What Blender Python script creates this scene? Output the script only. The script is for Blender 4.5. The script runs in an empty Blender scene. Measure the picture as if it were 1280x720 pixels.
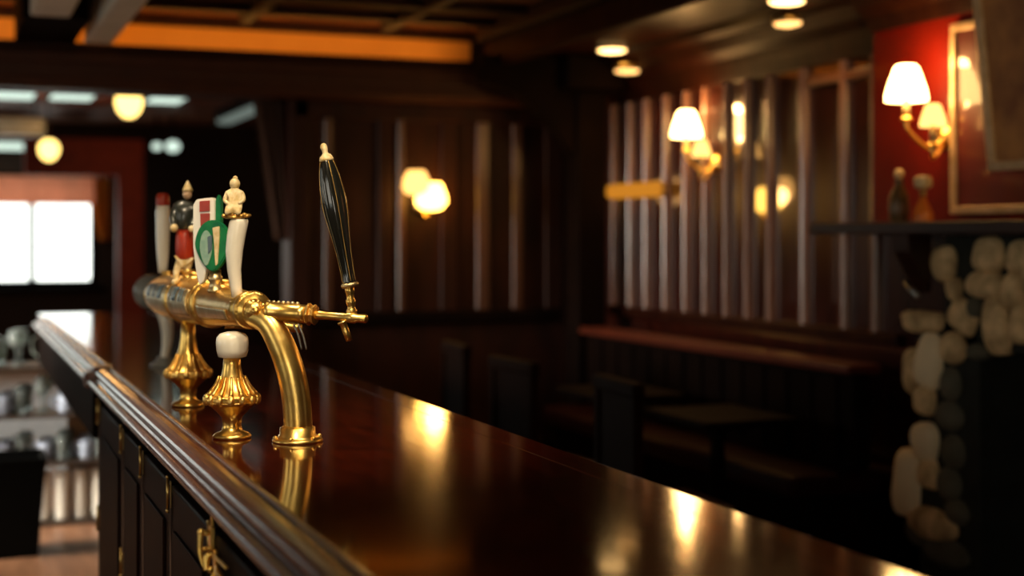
import bpy, bmesh, math, random
from mathutils import Vector, Matrix
random.seed(7)
S = bpy.context.scene
COL = S.collection
PI = math.pi
# ------------------------------------------------------------------ camera, world, exposure, big lights
# world axes: X = across the bar (towards the panelled wall), Y = along the bar, Z = up; camera at x=0 y=0
F, HY, EYE, YAW = 1778.0, 295.0, 1.5, math.radians(21.64)
CS, SN = math.cos(YAW), math.sin(YAW)
cam_d = bpy.data.cameras.new('camera'); cam = bpy.data.objects.new('camera', cam_d); COL.objects.link(cam)
cam_d.lens = 50.0; cam_d.sensor_width = 36.0; cam_d.shift_y = -(360 - HY) / 1280.0
cam.location = (0, 0, EYE); cam.rotation_euler = (PI/2, 0, -YAW)
cam_d.dof.use_dof = True; cam_d.dof.focus_distance = 2.95; cam_d.dof.aperture_fstop = 1.75
cam_d.clip_start = 0.05
S.camera = cam
S.view_settings.view_transform = 'Standard'; S.view_settings.look = 'None'
S.view_settings.gamma = 1.0; S.view_settings.use_curve_mapping = False
S.view_settings.exposure = 0.0
w = bpy.data.worlds.new('world'); S.world = w; w.use_nodes = True
w.node_tree.nodes['Background'].inputs[0].default_value = (0.5, 0.6, 0.7, 1)
w.node_tree.nodes['Background'].inputs[1].default_value = 0.003

def area(name, loc, target, sx, sy, power, col):
    d = bpy.data.lights.new(name, 'AREA'); d.shape = 'RECTANGLE'; d.size = sx; d.size_y = sy
    d.energy = power; d.color = col
    o = bpy.data.objects.new(name, d); COL.objects.link(o); o.location = loc
    o.rotation_euler = (Vector(target) - Vector(loc)).to_track_quat('-Z', 'Y').to_euler()
    return o
DAY = (0.86, 1.0, 0.90); DAYL = (1.0, 0.86, 0.66)
# daylight entering through the windows of the left and rear walls and of the far room
area('unseen_left_window_light', (-3.30, 1.2, 1.75), (4, 1.6, 0.9), 1.3, 1.3, 10, DAYL)
area('unseen_left_window_light', (-3.30, 4.4, 1.75), (4, 4.8, 0.9), 1.3, 1.3, 10, DAYL)
area('daylight_rear_window', (-1.1, -2.55, 1.75), (0.3, 4, 1.2), 1.3, 1.3, 5, (1.0, 0.82, 0.55))
wl = area('unseen_left_window_light', (-3.30, 7.2, 1.75), (.5, 7.7, 0.2), 1.3, 1.3, 60, (1.0, .92, .80)); wl.data.spread = math.radians(55)  # unseen window light added and aimed to brighten the glass station

# ------------------------------------------------------------------ image helpers
def px(x, y, Y):
    X = (x - 640) / F * Y
    return Vector((CS*X + SN*Y, -SN*X + CS*Y, EYE + (HY - y) / F * Y))
def t_on(x, s):
    r = (x - 640) / F
    return s * (CS - SN*r) / (SN + CS*r)
def z_on(x, y, s):
    t = t_on(x, s); return EYE + (HY - y) / F * (SN*s + CS*t)

# ------------------------------------------------------------------ materials
def mat(name, base, rough=0.5, metal=0.0, coat=0.0, coatr=0.05, emit=None, es=0.0, trans=0.0, ior=1.45,
        c2=None, nscale=8.0, stretch=(1, 1, 1), bump=0.0, rvar=0.0, bscale=None, spec=0.5, cior=1.5):
    m = bpy.data.materials.new(name); m.use_nodes = True
    nt = m.node_tree; b = nt.nodes['Principled BSDF']
    b.inputs['Base Color'].default_value = (*base, 1); b.inputs['Roughness'].default_value = rough
    b.inputs['Metallic'].default_value = metal; b.inputs['Coat Weight'].default_value = coat
    b.inputs['Coat Roughness'].default_value = coatr; b.inputs['IOR'].default_value = ior
    b.inputs['Transmission Weight'].default_value = trans; b.inputs['Specular IOR Level'].default_value = spec
    b.inputs['Coat IOR'].default_value = cior
    if emit: b.inputs['Emission Color'].default_value = (*emit, 1); b.inputs['Emission Strength'].default_value = es
    tc = nt.nodes.new('ShaderNodeTexCoord'); mp = nt.nodes.new('ShaderNodeMapping')
    mp.inputs['Scale'].default_value = stretch
    nt.links.new(tc.outputs['Object'], mp.inputs['Vector'])
    n = nt.nodes.new('ShaderNodeTexNoise'); n.inputs['Scale'].default_value = nscale; n.inputs['Detail'].default_value = 6
    nt.links.new(mp.outputs[0], n.inputs['Vector'])
    cr = nt.nodes.new('ShaderNodeValToRGB')
    q = c2 if c2 else tuple(v*0.8 for v in base)
    cr.color_ramp.elements[0].position = 0.35; cr.color_ramp.elements[1].position = 0.65
    cr.color_ramp.elements[0].color = (*q, 1); cr.color_ramp.elements[1].color = (*base, 1)
    nt.links.new(n.outputs['Fac'], cr.inputs[0]); nt.links.new(cr.outputs[0], b.inputs['Base Color'])
    if rvar:
        mr = nt.nodes.new('ShaderNodeMapRange'); mr.inputs[3].default_value = max(0, rough - rvar); mr.inputs[4].default_value = rough + rvar
        nt.links.new(n.outputs['Fac'], mr.inputs[0]); nt.links.new(mr.outputs[0], b.inputs['Roughness'])
    if bump:
        n2 = n
        if bscale:
            n2 = nt.nodes.new('ShaderNodeTexNoise'); n2.inputs['Scale'].default_value = bscale; n2.inputs['Detail'].default_value = 4
            nt.links.new(mp.outputs[0], n2.inputs['Vector'])
        bp = nt.nodes.new('ShaderNodeBump'); bp.inputs['Strength'].default_value = bump; bp.inputs['Distance'].default_value = 0.01
        nt.links.new(n2.outputs['Fac'], bp.inputs['Height']); nt.links.new(bp.outputs[0], b.inputs['Normal'])
        if coat: nt.links.new(bp.outputs[0], b.inputs['Coat Normal'])
    return m
def emission(name, col, strength):
    m = bpy.data.materials.new(name); m.use_nodes = True; nt = m.node_tree; nt.nodes.clear()
    e = nt.nodes.new('ShaderNodeEmission'); e.inputs[0].default_value = (*col, 1); e.inputs[1].default_value = strength
    o = nt.nodes.new('ShaderNodeOutputMaterial'); nt.links.new(e.outputs[0], o.inputs[0]); return m

M = {}
M['counter'] = mat('polished_counter_wood', (0.050, 0.0055, 0.0015), 0.10, spec=.36, coat=0.2, coatr=0.05, c2=(0.026, 0.003, 0.001), nscale=5, stretch=(6, 1, 6), bump=0.02, bscale=3)
M['rail'] = mat('varnished_rail_wood', (0.085, 0.021, 0.008), 0.27, coat=0.22, coatr=0.14, c2=(0.045, 0.010, 0.004), nscale=14, stretch=(8, 1, 8), bump=0.05)
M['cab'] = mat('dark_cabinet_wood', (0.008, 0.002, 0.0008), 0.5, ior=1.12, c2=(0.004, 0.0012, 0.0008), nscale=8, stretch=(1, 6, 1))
M['panel'] = mat('varnished_panel_wood', (0.026, 0.0065, 0.002), 0.5, spec=.12, coat=0.05, coatr=0.15, c2=(0.014, 0.002, 0.001), nscale=3, stretch=(4, 4, 1))
M['panelgloss'] = mat('lacquered_panel', (0.040, 0.006, 0.002), 0.3, coat=1.0, coatr=0.03, c2=(0.020, 0.003, 0.001), nscale=3, stretch=(4, 4, 1), cior=2.2)
M['chair'] = mat('dark_chair_wood', (0.011, 0.0035, 0.0015), 0.6, ior=1.1)
M['lit_edge'] = mat('dull_edge_bead', (0.10, 0.06, 0.045), 0.5, spec=.2)  # light on the door edges put into a paler colour
M['battenfar'] = mat('far_batten_wood', (0.085, 0.034, 0.018), 0.4, coat=.3, coatr=.25)
M['header'] = mat('header_wood', (0.060, 0.018, 0.006), 0.5, spec=.3)
M['batten'] = mat('polished_batten_wood', (0.20, 0.088, 0.050), 0.36, coat=1.0, coatr=0.22, c2=(0.15, 0.062, 0.034), nscale=4, stretch=(4, 4, 1))
M['red'] = mat('red_wall_lacquer', (0.17, 0.007, 0.0015), 0.5, spec=.2, coat=0.35, coatr=0.05, c2=(0.13, 0.005, 0.001), nscale=2, cior=2.0)
M['farwall'] = mat('brown_panel_wood', (0.030, 0.007, 0.0025), 0.55, spec=.25, c2=(0.016, 0.004, 0.0015), nscale=3, stretch=(3, 3, 1))
M['dark'] = mat('blackened_wood', (0.007, 0.003, 0.0018), 0.65, ior=1.12, c2=(0.004, 0.0018, 0.0012), nscale=5)
M['ceil'] = mat('ceiling_board', (0.16, 0.050, 0.014), 0.5, c2=(0.11, 0.03, 0.010), nscale=4, stretch=(1, 4, 1))
M['daylit_joist'] = mat('daylit_joist_tone', (0.85, 0.88, 0.80), 0.40, c2=(0.75, 0.78, 0.70), nscale=4)  # daylight on the joists put into their pale colour
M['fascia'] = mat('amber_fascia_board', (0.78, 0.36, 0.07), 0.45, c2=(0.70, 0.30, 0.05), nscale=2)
M['floor'] = mat('worn_floor_boards', (0.36, 0.17, 0.085), 0.42, c2=(0.24, 0.11, 0.055), nscale=3, stretch=(8, 1, 1))
M['brass'] = mat('polished_brass', (1.0, 0.68, 0.21), 0.31, metal=1.0, c2=(0.92, 0.56, 0.13), nscale=25, bump=0.06, bscale=60, rvar=0.05)
M['brasscast'] = mat('cast_brass', (1.0, 0.68, 0.22), 0.33, metal=1.0, c2=(0.75, 0.40, 0.08), nscale=55, bump=0.25, bscale=90, rvar=0.06)
M['brassdull'] = mat('aged_brass', (0.62, 0.42, 0.15), 0.32, metal=1.0, c2=(0.35, 0.22, 0.07), nscale=30)
M['silver'] = mat('worn_silver_plate', (0.80, 0.66, 0.40), 0.34, metal=0.95, c2=(0.66, 0.46, 0.18), nscale=40, bump=0.15)
M['letter'] = mat('blue_grey_enamel', (0.10, 0.16, 0.20), 0.4, c2=(0.06, 0.09, 0.12))
M['white'] = mat('white_porcelain', (0.86, 0.80, 0.68), 0.25, coat=0.6, c2=(0.80, 0.74, 0.62), nscale=10)
M['cream'] = mat('cream_resin', (0.80, 0.66, 0.40), 0.35, c2=(0.60, 0.42, 0.16), nscale=60, bump=0.3, bscale=80)
M['black'] = mat('black_lacquer', (0.010, 0.010, 0.008), 0.16, coat=1.0, coatr=0.05, c2=(0.006, 0.006, 0.005))
M['gold'] = mat('gold_paint', (0.75, 0.45, 0.12), 0.3, metal=0.8, c2=(0.55, 0.3, 0.08), nscale=40)
M['green'] = mat('green_enamel', (0.004, 0.11, 0.045), 0.4, spec=.25, c2=(0.008, 0.20, 0.06), nscale=30)
M['palegreen'] = mat('pale_green_enamel', (0.32, 0.48, 0.36), 0.3, c2=(0.20, 0.36, 0.28), nscale=60)
M['redpaint'] = mat('red_enamel', (0.42, 0.035, 0.012), 0.35, c2=(0.32, 0.025, 0.01), nscale=30)
M['jacket'] = mat('charcoal_enamel', (0.030, 0.034, 0.028), 0.3, c2=(0.015, 0.016, 0.012), nscale=60, coat=0.4)
M['skin'] = mat('painted_flesh', (0.70, 0.46, 0.28), 0.45)
M['steel'] = mat('brushed_steel', (0.45, 0.46, 0.44), 0.35, metal=1.0)
M['greyball'] = mat('grey_enamel', (0.22, 0.22, 0.20), 0.4, coat=0.2)
M['glass'] = mat('clear_glass', (0.82, 0.90, 0.86), 0.06, trans=0.75, ior=1.45, c2=(0.78, 0.88, 0.84))
M['frost'] = mat('frosted_glass', (0.70, 0.76, 0.70), 0.35, trans=0.25, c2=(0.60, 0.66, 0.60))
M['plate'] = mat('blue_white_china', (0.66, 0.72, 0.86), 0.3, c2=(0.58, 0.66, 0.82))
M['shelfwood'] = mat('honey_shelf_wood', (0.42, 0.20, 0.07), 0.45, c2=(0.28, 0.12, 0.04), nscale=6, stretch=(1, 1, 5))
M['shelfdark'] = mat('dark_shelf_board', (0.07, 0.045, 0.03), 0.5)
M['rubber'] = mat('black_plastic', (0.004, 0.004, 0.0035), 0.7, spec=.1)
M['leather'] = mat('oxblood_leather', (0.022, 0.003, 0.002), 0.5, spec=.15, c2=(0.014, 0.002, 0.0015), nscale=20)
M['benchrail'] = mat('red_brown_rail', (0.10, 0.016, 0.005), 0.45, coat=0.1, coatr=0.2)
M['mantel'] = mat('mantel_oak', (0.035, 0.010, 0.005), 0.4, c2=(0.02, 0.006, 0.003), stretch=(1, .2, 1))
M['mortar'] = mat('dark_mortar', (0.018, 0.020, 0.014), 0.9, c2=(0.010, 0.011, 0.008), nscale=12, bump=0.5)
M['stone'] = mat('river_stone', (0.85, 0.60, 0.31), 0.75, c2=(0.42, 0.28, 0.13), nscale=14, bump=0.3, bscale=25)
M['stone2'] = mat('pale_river_stone', (0.95, 0.78, 0.50), 0.7, c2=(0.82, 0.66, 0.42), nscale=5, bump=0.3, bscale=25)
def cloth_mat(name, col, tr):
    m = bpy.data.materials.new(name); m.use_nodes = True; nt = m.node_tree; nt.nodes.clear()
    d = nt.nodes.new('ShaderNodeBsdfDiffuse'); t = nt.nodes.new('ShaderNodeBsdfTranslucent'); x = nt.nodes.new('ShaderNodeMixShader'); o = nt.nodes.new('ShaderNodeOutputMaterial')
    wv = nt.nodes.new('ShaderNodeTexNoise'); wv.inputs['Scale'].default_value = 12
    cr = nt.nodes.new('ShaderNodeValToRGB'); cr.color_ramp.elements[0].color = (*[c*.8 for c in col], 1); cr.color_ramp.elements[1].color = (*col, 1)
    nt.links.new(wv.outputs['Fac'], cr.inputs[0])
    for n_ in (d, t): nt.links.new(cr.outputs[0], n_.inputs[0])
    x.inputs[0].default_value = tr; nt.links.new(d.outputs[0], x.inputs[1]); nt.links.new(t.outputs[0], x.inputs[2]); nt.links.new(x.outputs[0], o.inputs[0]); return m
M['valance'] = cloth_mat('dusty_pink_valance', (0.92, 0.52, 0.38), .6)
M['curtain'] = cloth_mat('rust_curtain', (0.9, 0.36, 0.06), .6)
M['picture'] = mat('dark_red_print', (0.16, 0.012, 0.005), 0.5, coat=1.0, coatr=0.03, c2=(0.08, 0.008, 0.004), nscale=2)
M['picture2'] = mat('amber_print', (0.60, 0.26, 0.07), 0.5, coat=1.0, coatr=0.05, c2=(0.26, 0.09, 0.03), nscale=5)
M['frame'] = mat('pale_gilt_frame', (0.74, 0.52, 0.30), 0.4, metal=0.3, c2=(0.6, 0.4, 0.2), nscale=20)
M['bottle'] = mat('brown_glazed_bottle', (0.14, 0.085, 0.035), 0.3, c2=(0.10, 0.06, 0.02))
M['orangeglass'] = mat('orange_glass', (0.75, 0.24, 0.04), 0.2, trans=0.2, c2=(0.65, 0.18, 0.03))
M['dusk'] = mat('dull_wall_paint', (0.030, 0.016, 0.010), 0.8)
M['farred'] = mat('far_red_wall', (0.26, 0.030, 0.010), 0.7, c2=(0.20, 0.022, 0.008))
E = {}
E['shade'] = emission('glowing_cream_shade', (1.0, 0.60, 0.20), 17)
E['shade_small'] = emission('glowing_amber_shade', (1.0, 0.48, 0.12), 3.0)
E['amber'] = emission('glowing_amber_glass', (1.0, 0.50, 0.08), 14)
E['amberdim'] = emission('glowing_dim_amber', (1.0, 0.36, 0.03), .6)
E['globe'] = emission('glowing_globe', (1.0, 0.66, 0.18), 3.6)
E['down'] = emission('downlight_lens', (1.0, 0.58, 0.20), 7)
E['window'] = emission('bright_window_daylight', (0.95, 1.0, 0.92), 3.2)
E['roomwindow'] = emission('room_window_daylight', (0.90, 1.0, 0.92), 1.0)
E['rearwindow'] = emission('rear_window_daylight', (1.0, 0.92, 0.76), 5)
E['troffer'] = emission('ceiling_light_lens', (0.80, 1.0, 0.85), 1.1)
E['trofferdim'] = emission('dim_ceiling_light_lens', (0.70, 0.85, 0.74), 0.20)
E['glint'] = emission('glint_glow', (1.0, 0.50, 0.15), 3)
E['cove'] = emission('cove_lamp', (1.0, 0.45, 0.08), 12)

# ------------------------------------------------------------------ mesh helpers
class MB:
    def __init__(s): s.bm = bmesh.new()
    def _add(s, src, mtx, smooth):
        for f in src.faces: f.smooth = smooth
        src.transform(mtx)
        me = bpy.data.meshes.new('tmp'); src.to_mesh(me); src.free()
        s.bm.from_mesh(me); bpy.data.meshes.remove(me)
        return s
    def box(s, a, b, bev=0.0, seg=2, mtx=Matrix()):
        t = bmesh.new(); bmesh.ops.create_cube(t, size=1.0)
        a = Vector(a); b = Vector(b); d = b - a
        t.transform(Matrix.Translation((a + b)/2) @ Matrix.Diagonal((abs(d.x), abs(d.y), abs(d.z), 1)))
        if bev: bmesh.ops.bevel(t, geom=list(t.edges), offset=bev, segments=seg, affect='EDGES', profile=0.5)
        return s._add(t, mtx, False)
    def ball(s, c, r, u=20, v=14, rot=None):
        t = bmesh.new(); bmesh.ops.create_uvsphere(t, u_segments=u, v_segments=v, radius=1.0)
        r = (r, r, r) if isinstance(r, (int, float)) else r
        m = Matrix.Translation(c) @ (rot.to_4x4() if rot else Matrix()) @ Matrix.Diagonal((*r, 1))
        return s._add(t, m, True)
    def lathe(s, prof, o=(0, 0, 0), axis=(0, 0, 1), n=32, smooth=True, flute=None, bend=None):
        # prof: list of (height, radius)
        t = bmesh.new(); rings = []
        for h, r in prof:
            ring = []
            for k in range(n):
                a = 2*PI*k/n; rr = max(r, 1e-5)
                if flute: rr *= 1 + flute[1]*abs(math.cos(flute[0]*a/2))
                bx, by = (bend(h) if bend else (0, 0))
                ring.append(t.verts.new((rr*math.cos(a)+bx, rr*math.sin(a)+by, h)))
            rings.append(ring)
        for A, B in zip(rings, rings[1:]):
            for k in range(n): t.faces.new((A[k], A[(k+1) % n], B[(k+1) % n], B[k]))
        t.faces.new(rings[0][::-1]); t.faces.new(rings[-1])
        m = Matrix.Translation(o) @ Vector(axis).normalized().to_track_quat('Z', 'Y').to_matrix().to_4x4()
        return s._add(t, m, smooth)
    def tube(s, pts, rad, n=14, smooth=True, sub=6):
        P = [Vector(p) for p in pts]
        R = rad if isinstance(rad, (list, tuple)) else [rad]*len(P)
        if sub > 1 and len(P) > 2:
            Q, RR = [], []
            for i in range(len(P)-1):
                p0, p1, p2, p3 = P[max(i-1, 0)], P[i], P[i+1], P[min(i+2, len(P)-1)]
                for k in range(sub):
                    u = k/sub
                    Q.append(0.5*((2*p1)+(p2-p0)*u+(2*p0-5*p1+4*p2-p3)*u*u+(3*p1-p0-3*p2+p3)*u**3))
                    RR.append(R[i]*(1-u)+R[i+1]*u)
            Q.append(P[-1]); RR.append(R[-1]); P, R = Q, RR
        t = bmesh.new(); rings = []; up = None
        for i, p in enumerate(P):
            d = (P[min(i+1, len(P)-1)] - P[max(i-1, 0)]).normalized()
            if up is None: up = d.orthogonal().normalized()
            up = (up - d*up.dot(d)).normalized(); side = d.cross(up)
            rings.append([t.verts.new(p + (up*math.cos(2*PI*k/n) + side*math.sin(2*PI*k/n))*R[i]) for k in range(n)])
        for A, B in zip(rings, rings[1:]):
            for k in range(n): t.faces.new((A[k], A[(k+1) % n], B[(k+1) % n], B[k]))
        t.faces.new(rings[0][::-1]); t.faces.new(rings[-1])
        return s._add(t, Matrix(), smooth)
    def extrude(s, prof, y0, y1, smooth=False, mtx=Matrix()):
        # prof in (x, z), swept along y
        t = bmesh.new()
        A = [t.verts.new((x, y0, z)) for x, z in prof]; B = [t.verts.new((x, y1, z)) for x, z in prof]
        n = len(prof)
        for k in range(n): t.faces.new((A[k], A[(k+1) % n], B[(k+1) % n], B[k]))
        t.faces.new(A[::-1]); t.faces.new(B)
        bmesh.ops.recalc_face_normals(t, faces=t.faces)
        return s._add(t, mtx, smooth)
    def sheet(s, fn, nu, nv, th=0.004, smooth=True):
        t = bmesh.new(); G = [[t.verts.new(fn(i/nu, j/nv)) for j in range(nv+1)] for i in range(nu+1)]
        for i in range(nu):
            for j in range(nv): t.faces.new((G[i][j], G[i+1][j], G[i+1][j+1], G[i][j+1]))
        bmesh.ops.recalc_face_normals(t, faces=t.faces)
        bmesh.ops.solidify(t, geom=list(t.faces), thickness=th)
        return s._add(t, Matrix(), smooth)
    def build(s, name, m, parent=None, autosmooth=True):
        bmesh.ops.recalc_face_normals(s.bm, faces=s.bm.faces)
        off = parent_world(parent) if parent else None
        me = bpy.data.meshes.new(name)
        if off is not None: s.bm.transform(Matrix.Translation(-off))
        else:
            xs = [v.co for v in s.bm.verts]
            c = Vector(((min(v.x for v in xs)+max(v.x for v in xs))/2, (min(v.y for v in xs)+max(v.y for v in xs))/2, min(v.z for v in xs)))
            s.bm.transform(Matrix.Translation(-c))
        s.bm.to_mesh(me); s.bm.free()
        o = bpy.data.objects.new(name, me); COL.objects.link(o)
        me.materials.append(m)
        if parent: o.parent = parent
        else: o.location = c
        return o
def parent_world(p):
    v = Vector((0, 0, 0))
    while p: v += p.location; p = p.parent
    return v
def thing(name, label, cat, loc, group=None):
    o = bpy.data.objects.new(name, None); COL.objects.link(o); o.location = loc; o.empty_display_size = 0.05
    o['label'] = label; o['category'] = cat
    if group: o['group'] = group
    return o
def tag(o, label, cat, group=None):
    o['label'] = label; o['category'] = cat
    if group: o['group'] = group
    return o
def struct(mb, name, m, parent=None):
    o = mb.build(name, m, parent)
    if not parent: o['kind'] = 'structure'
    return o
def copy_tree(o, loc=None, label=None, parent=None):
    c = o.copy(); COL.objects.link(c)
    if parent: c.parent = parent
    if loc is not None: c.location = loc
    if label: c['label'] = label
    for ch in list(o.children): copy_tree(ch, parent=c)
    return c

# ------------------------------------------------------------------ the room shell
CEIL = 2.80
TW = 8.55          # far wall of the bar room
XL, XR = -3.45, 4.0
struct(MB().box((XL-0.2, -3.0, -0.1), (6.0, 18.0, 0.0)), 'floor', M['floor'])
struct(MB().box((XL-0.2, -3.0, CEIL), (6.0, 18.0, CEIL+0.1)), 'ceiling', M['ceil'])
# right wall
struct(MB().box((XR, -2.9, 0), (XR+0.15, TW, CEIL)), 'wall_right', M['panelgloss'])
struct(MB().box((XR-0.18, -2.9, 1.52), (XR, 5.28, 2.60), 0.004), 'wall_overmantel', M['red'])
# wall beyond, right part, with the opening to the next room on its left
struct(MB().box((2.0, TW, 0), (XR+0.15, TW+0.15, CEIL)), 'wall_far', M['farwall'])
struct(MB().box((XL, TW, 2.33), (2.0, TW+0.15, CEIL)), 'wall_far_lintel', M['farwall'])
struct(MB().box((XL-0.15, -2.9, 0), (XL, 17.2, 0.85)).box((XL-0.15, -2.9, 2.45), (XL, 17.2, CEIL))
       .box((XL-0.15, -2.9, .85), (XL, .5, 2.45)).box((XL-0.15, 1.9, .85), (XL, 3.7, 2.45)).box((XL-0.15, 5.1, .85), (XL, 6.5, 2.45)).box((XL-0.15, 7.9, .85), (XL, 17.2, 2.45)), 'wall_left', M['dusk'])
struct(MB().box((XL-.1, -3.05, 0), (XR+.15, -2.9, 0.95)).box((XL-.1, -3.05, 2.45), (XR+.15, -2.9, CEIL))
       .box((XL-.1, -3.05, .95), (-1.8, -2.9, 2.45)).box((-.4, -3.05, .95), (XR+.15, -2.9, 2.45)), 'wall_rear', M['dusk'])
def window_frame(n, a, b, along, panes, pane_mat, fw=0.05, mid=True, frame_mat=None):
    # a, b: opposite corners (outer); along 'x' or 'y' says which way the wall runs
    a = Vector(a); b = Vector(b); g = MB()
    def bar(u0, u1, z0, z1):
        if along == 'x': g.box((u0, a.y, z0), (u1, b.y, z1), 0.004)
        else: g.box((a.x, u0, z0), (b.x, u1, z1), 0.004)
    u0, u1 = (a.x, b.x) if along == 'x' else (a.y, b.y)
    bar(u0, u1, a.z, a.z+fw); bar(u0, u1, b.z-fw, b.z)
    for k in range(panes+1):
        c = u0 + fw/2 + (u1-u0-fw)*k/panes; bar(c-fw/2, c+fw/2, a.z+fw, b.z-fw)
    fr = g.build('window_%d' % n, frame_mat or M['dark']); fr['kind'] = 'structure'
    p = MB(); m = ((a.y+b.y)/2, (a.x+b.x)/2)[along == 'y']
    if along == 'x': p.box((u0+fw/2, m-.006, a.z+fw/2), (u1-fw/2, m+.006, b.z-fw/2))
    else: p.box((m-.006, u0+fw/2, a.z+fw/2), (m+.006, u1-fw/2, b.z-fw/2))
    pane = p.build('pane', pane_mat, fr); return fr
window_frame(1, (XL-0.12, .5, .85), (XL-0.04, 1.9, 2.45), 'y', 2, E['roomwindow'])
window_frame(2, (XL-0.12, 3.7, .85), (XL-0.04, 5.1, 2.45), 'y', 2, E['roomwindow'])
window_frame(5, (XL-0.12, 6.5, .85), (XL-0.04, 7.9, 2.45), 'y', 2, E['roomwindow'])  # unseen window added to house the extra light on the glass station
window_frame(3, (-1.8, -3.02, .95), (-.4, -2.94, 2.45), 'x', 2, E['rearwindow'])
# next room
TF = 17.0
WX0, WX1, WZ0, WZ1 = -3.19, 1.60, 0.92, 2.22
struct(MB().box((XL, TF, 0), (6.0, TF+.15, WZ0)).box((XL, TF, WZ1), (6.0, TF+.15, CEIL))
       .box((XL, TF, WZ0), (WX0, TF+.15, WZ1)).box((WX1, TF, WZ0), (6.0, TF+.15, WZ1)), 'wall_next_room', M['dusk'])
struct(MB().box((5.85, TW+.15, 0), (6.0, TF, CEIL)), 'wall_next_room_right', M['dusk'])
window_frame(4, (WX0, TF+.02, WZ0), (WX1, TF+.10, WZ1), 'x', 7, E['window'], 0.075)
struct(MB().box((1.64, 15.2, 0), (1.90, 15.4, 2.50)).box((.72, 15.2, 2.12), (1.64, 15.4, 2.50)), 'trim_2', M['farred'])
struct(MB().box((WX0-.1, TF-.09, WZ0-.06), (WX1+.1, TF, WZ0), .01), 'trim_3', M['dark'])

# ------------------------------------------------------------------ header beam, cove, joists
hb = MB().box((XL, TW-.20, 2.33), (XR, TW, 2.55), .012).box((XL, TW-.23, 2.47), (XR, TW-.2, 2.53), .01).box((XL, TW-.23, 2.35), (XR, TW-.2, 2.39), .01)
struct(hb, 'trim_4', M['header'])
struct(MB().box((XL, TW-.25, 2.55), (XR-.9, TW, 2.57), .004).box((XL, TW-.25, 2.57), (XR-.9, TW-.238, 2.583), .003), 'trim_5', M['farwall'])
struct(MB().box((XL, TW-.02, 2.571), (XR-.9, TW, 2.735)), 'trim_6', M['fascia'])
struct(MB().box((XL, TW-.06, 2.736), (XR-.9, TW, CEIL), .008), 'trim_20', M['farwall'])
cv = MB().box((XL+.1, TW-.22, 2.571), (3.0, TW-.18, 2.580), .003).build('cove_lamp', E['cove'])
tag(cv, 'long amber cove lamp lying on the ledge of the header beam', 'lamp')
for s0, wd, zz in ((-1.6, .14, 2.70), (-.8, .14, 2.70), (0.0, .14, 2.70), (.47, .19, 2.58), (.78, .15, 2.575), (1.60, .07, 2.73), (2.45, .07, 2.73), (3.08, .10, 2.70)):
    struct(MB().box((s0-wd/2, -2.9, zz), (s0+wd/2, 7.35 if s0 == .47 else TW-.30, CEIL), .012), 'trim_7', M['daylit_joist'] if s0 < 1 else M['farwall'])  # pale daylight tone on this side, dark wood on the rest
struct(MB().box((.34, 7.36, 2.572), (.66, TW-.26, CEIL), .01), 'trim_21', M['dark'])
for t0 in (-2, -1, 0, 1, 2, 3, 4, 5, 5.95, 6.75, 7.45, 7.95):
    struct(MB().box((XL, t0-.045, 2.745), (3.08, t0+.045, CEIL), .01), 'trim_8', M['farwall'])
# soffit over the panelled wall, with crown moulding
struct(MB().box((3.15, -2.9, 2.62), (XR, TW-.2, CEIL)), 'trim_9', M['panel'])
struct(MB().extrude([(4.0, 2.62), (3.76, 2.62), (3.78, 2.58), (3.84, 2.56), (3.88, 2.50), (3.94, 2.46), (3.96, 2.40), (3.975, 2.34), (4.0, 2.34)], 5.28, TW-.2), 'trim_10', M['panel'])
struct(MB().extrude([(3.82, 2.62), (3.60, 2.62), (3.62, 2.58), (3.68, 2.56), (3.72, 2.50), (3.78, 2.46), (3.80, 2.40), (3.82, 2.40)], -2.9, 5.28), 'trim_11', M['panel'])
struct(MB().box((3.12, -2.9, 2.55), (3.22, TW-.2, 2.70), .015), 'trim_12', M['panel'])

# ------------------------------------------------------------------ panelled right wall: battens, rails
BX = [746, 765, 785, 805, 829, 854, 879, 905, 931, 959, 1001, 1052, 1091]
for i, x in enumerate(BX):
    t = t_on(x, 3.97)
    wdt = .023 if x < 990 else .031
    top = 2.34
    g = MB(); n = 10
    prof = [(XR, t-wdt)] + [(XR-.008-.030*math.sin(PI*k/n), t-wdt*math.cos(PI*k/n)) for k in range(n+1)] + [(XR, t+wdt)]
    bm = bmesh.new(); A = [bm.verts.new((a, b, 1.06)) for a, b in prof]; B = [bm.verts.new((a, b, top)) for a, b in prof]
    for k in range(len(prof)): bm.faces.new((A[k], A[(k+1) % len(prof)], B[(k+1) % len(prof)], B[k]))
    bm.faces.new(A[::-1]); bm.faces.new(B); g._add(bm, Matrix(), False)
    struct(g, 'trim_13', M['batten'])
struct(MB().box((XR-.03, 5.5, 2.24), (XR, 6.05, 2.29), .01), 'trim_14', M['batten'])
struct(MB().box((XR-.06, 5.28, 1.00), (XR, TW, 1.06), .012), 'trim_15', M['panel'])
struct(MB().box((XR-.025, -2.9, 0), (XR, TW, .14), .006), 'baseboard_right', M['dark'])
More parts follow.
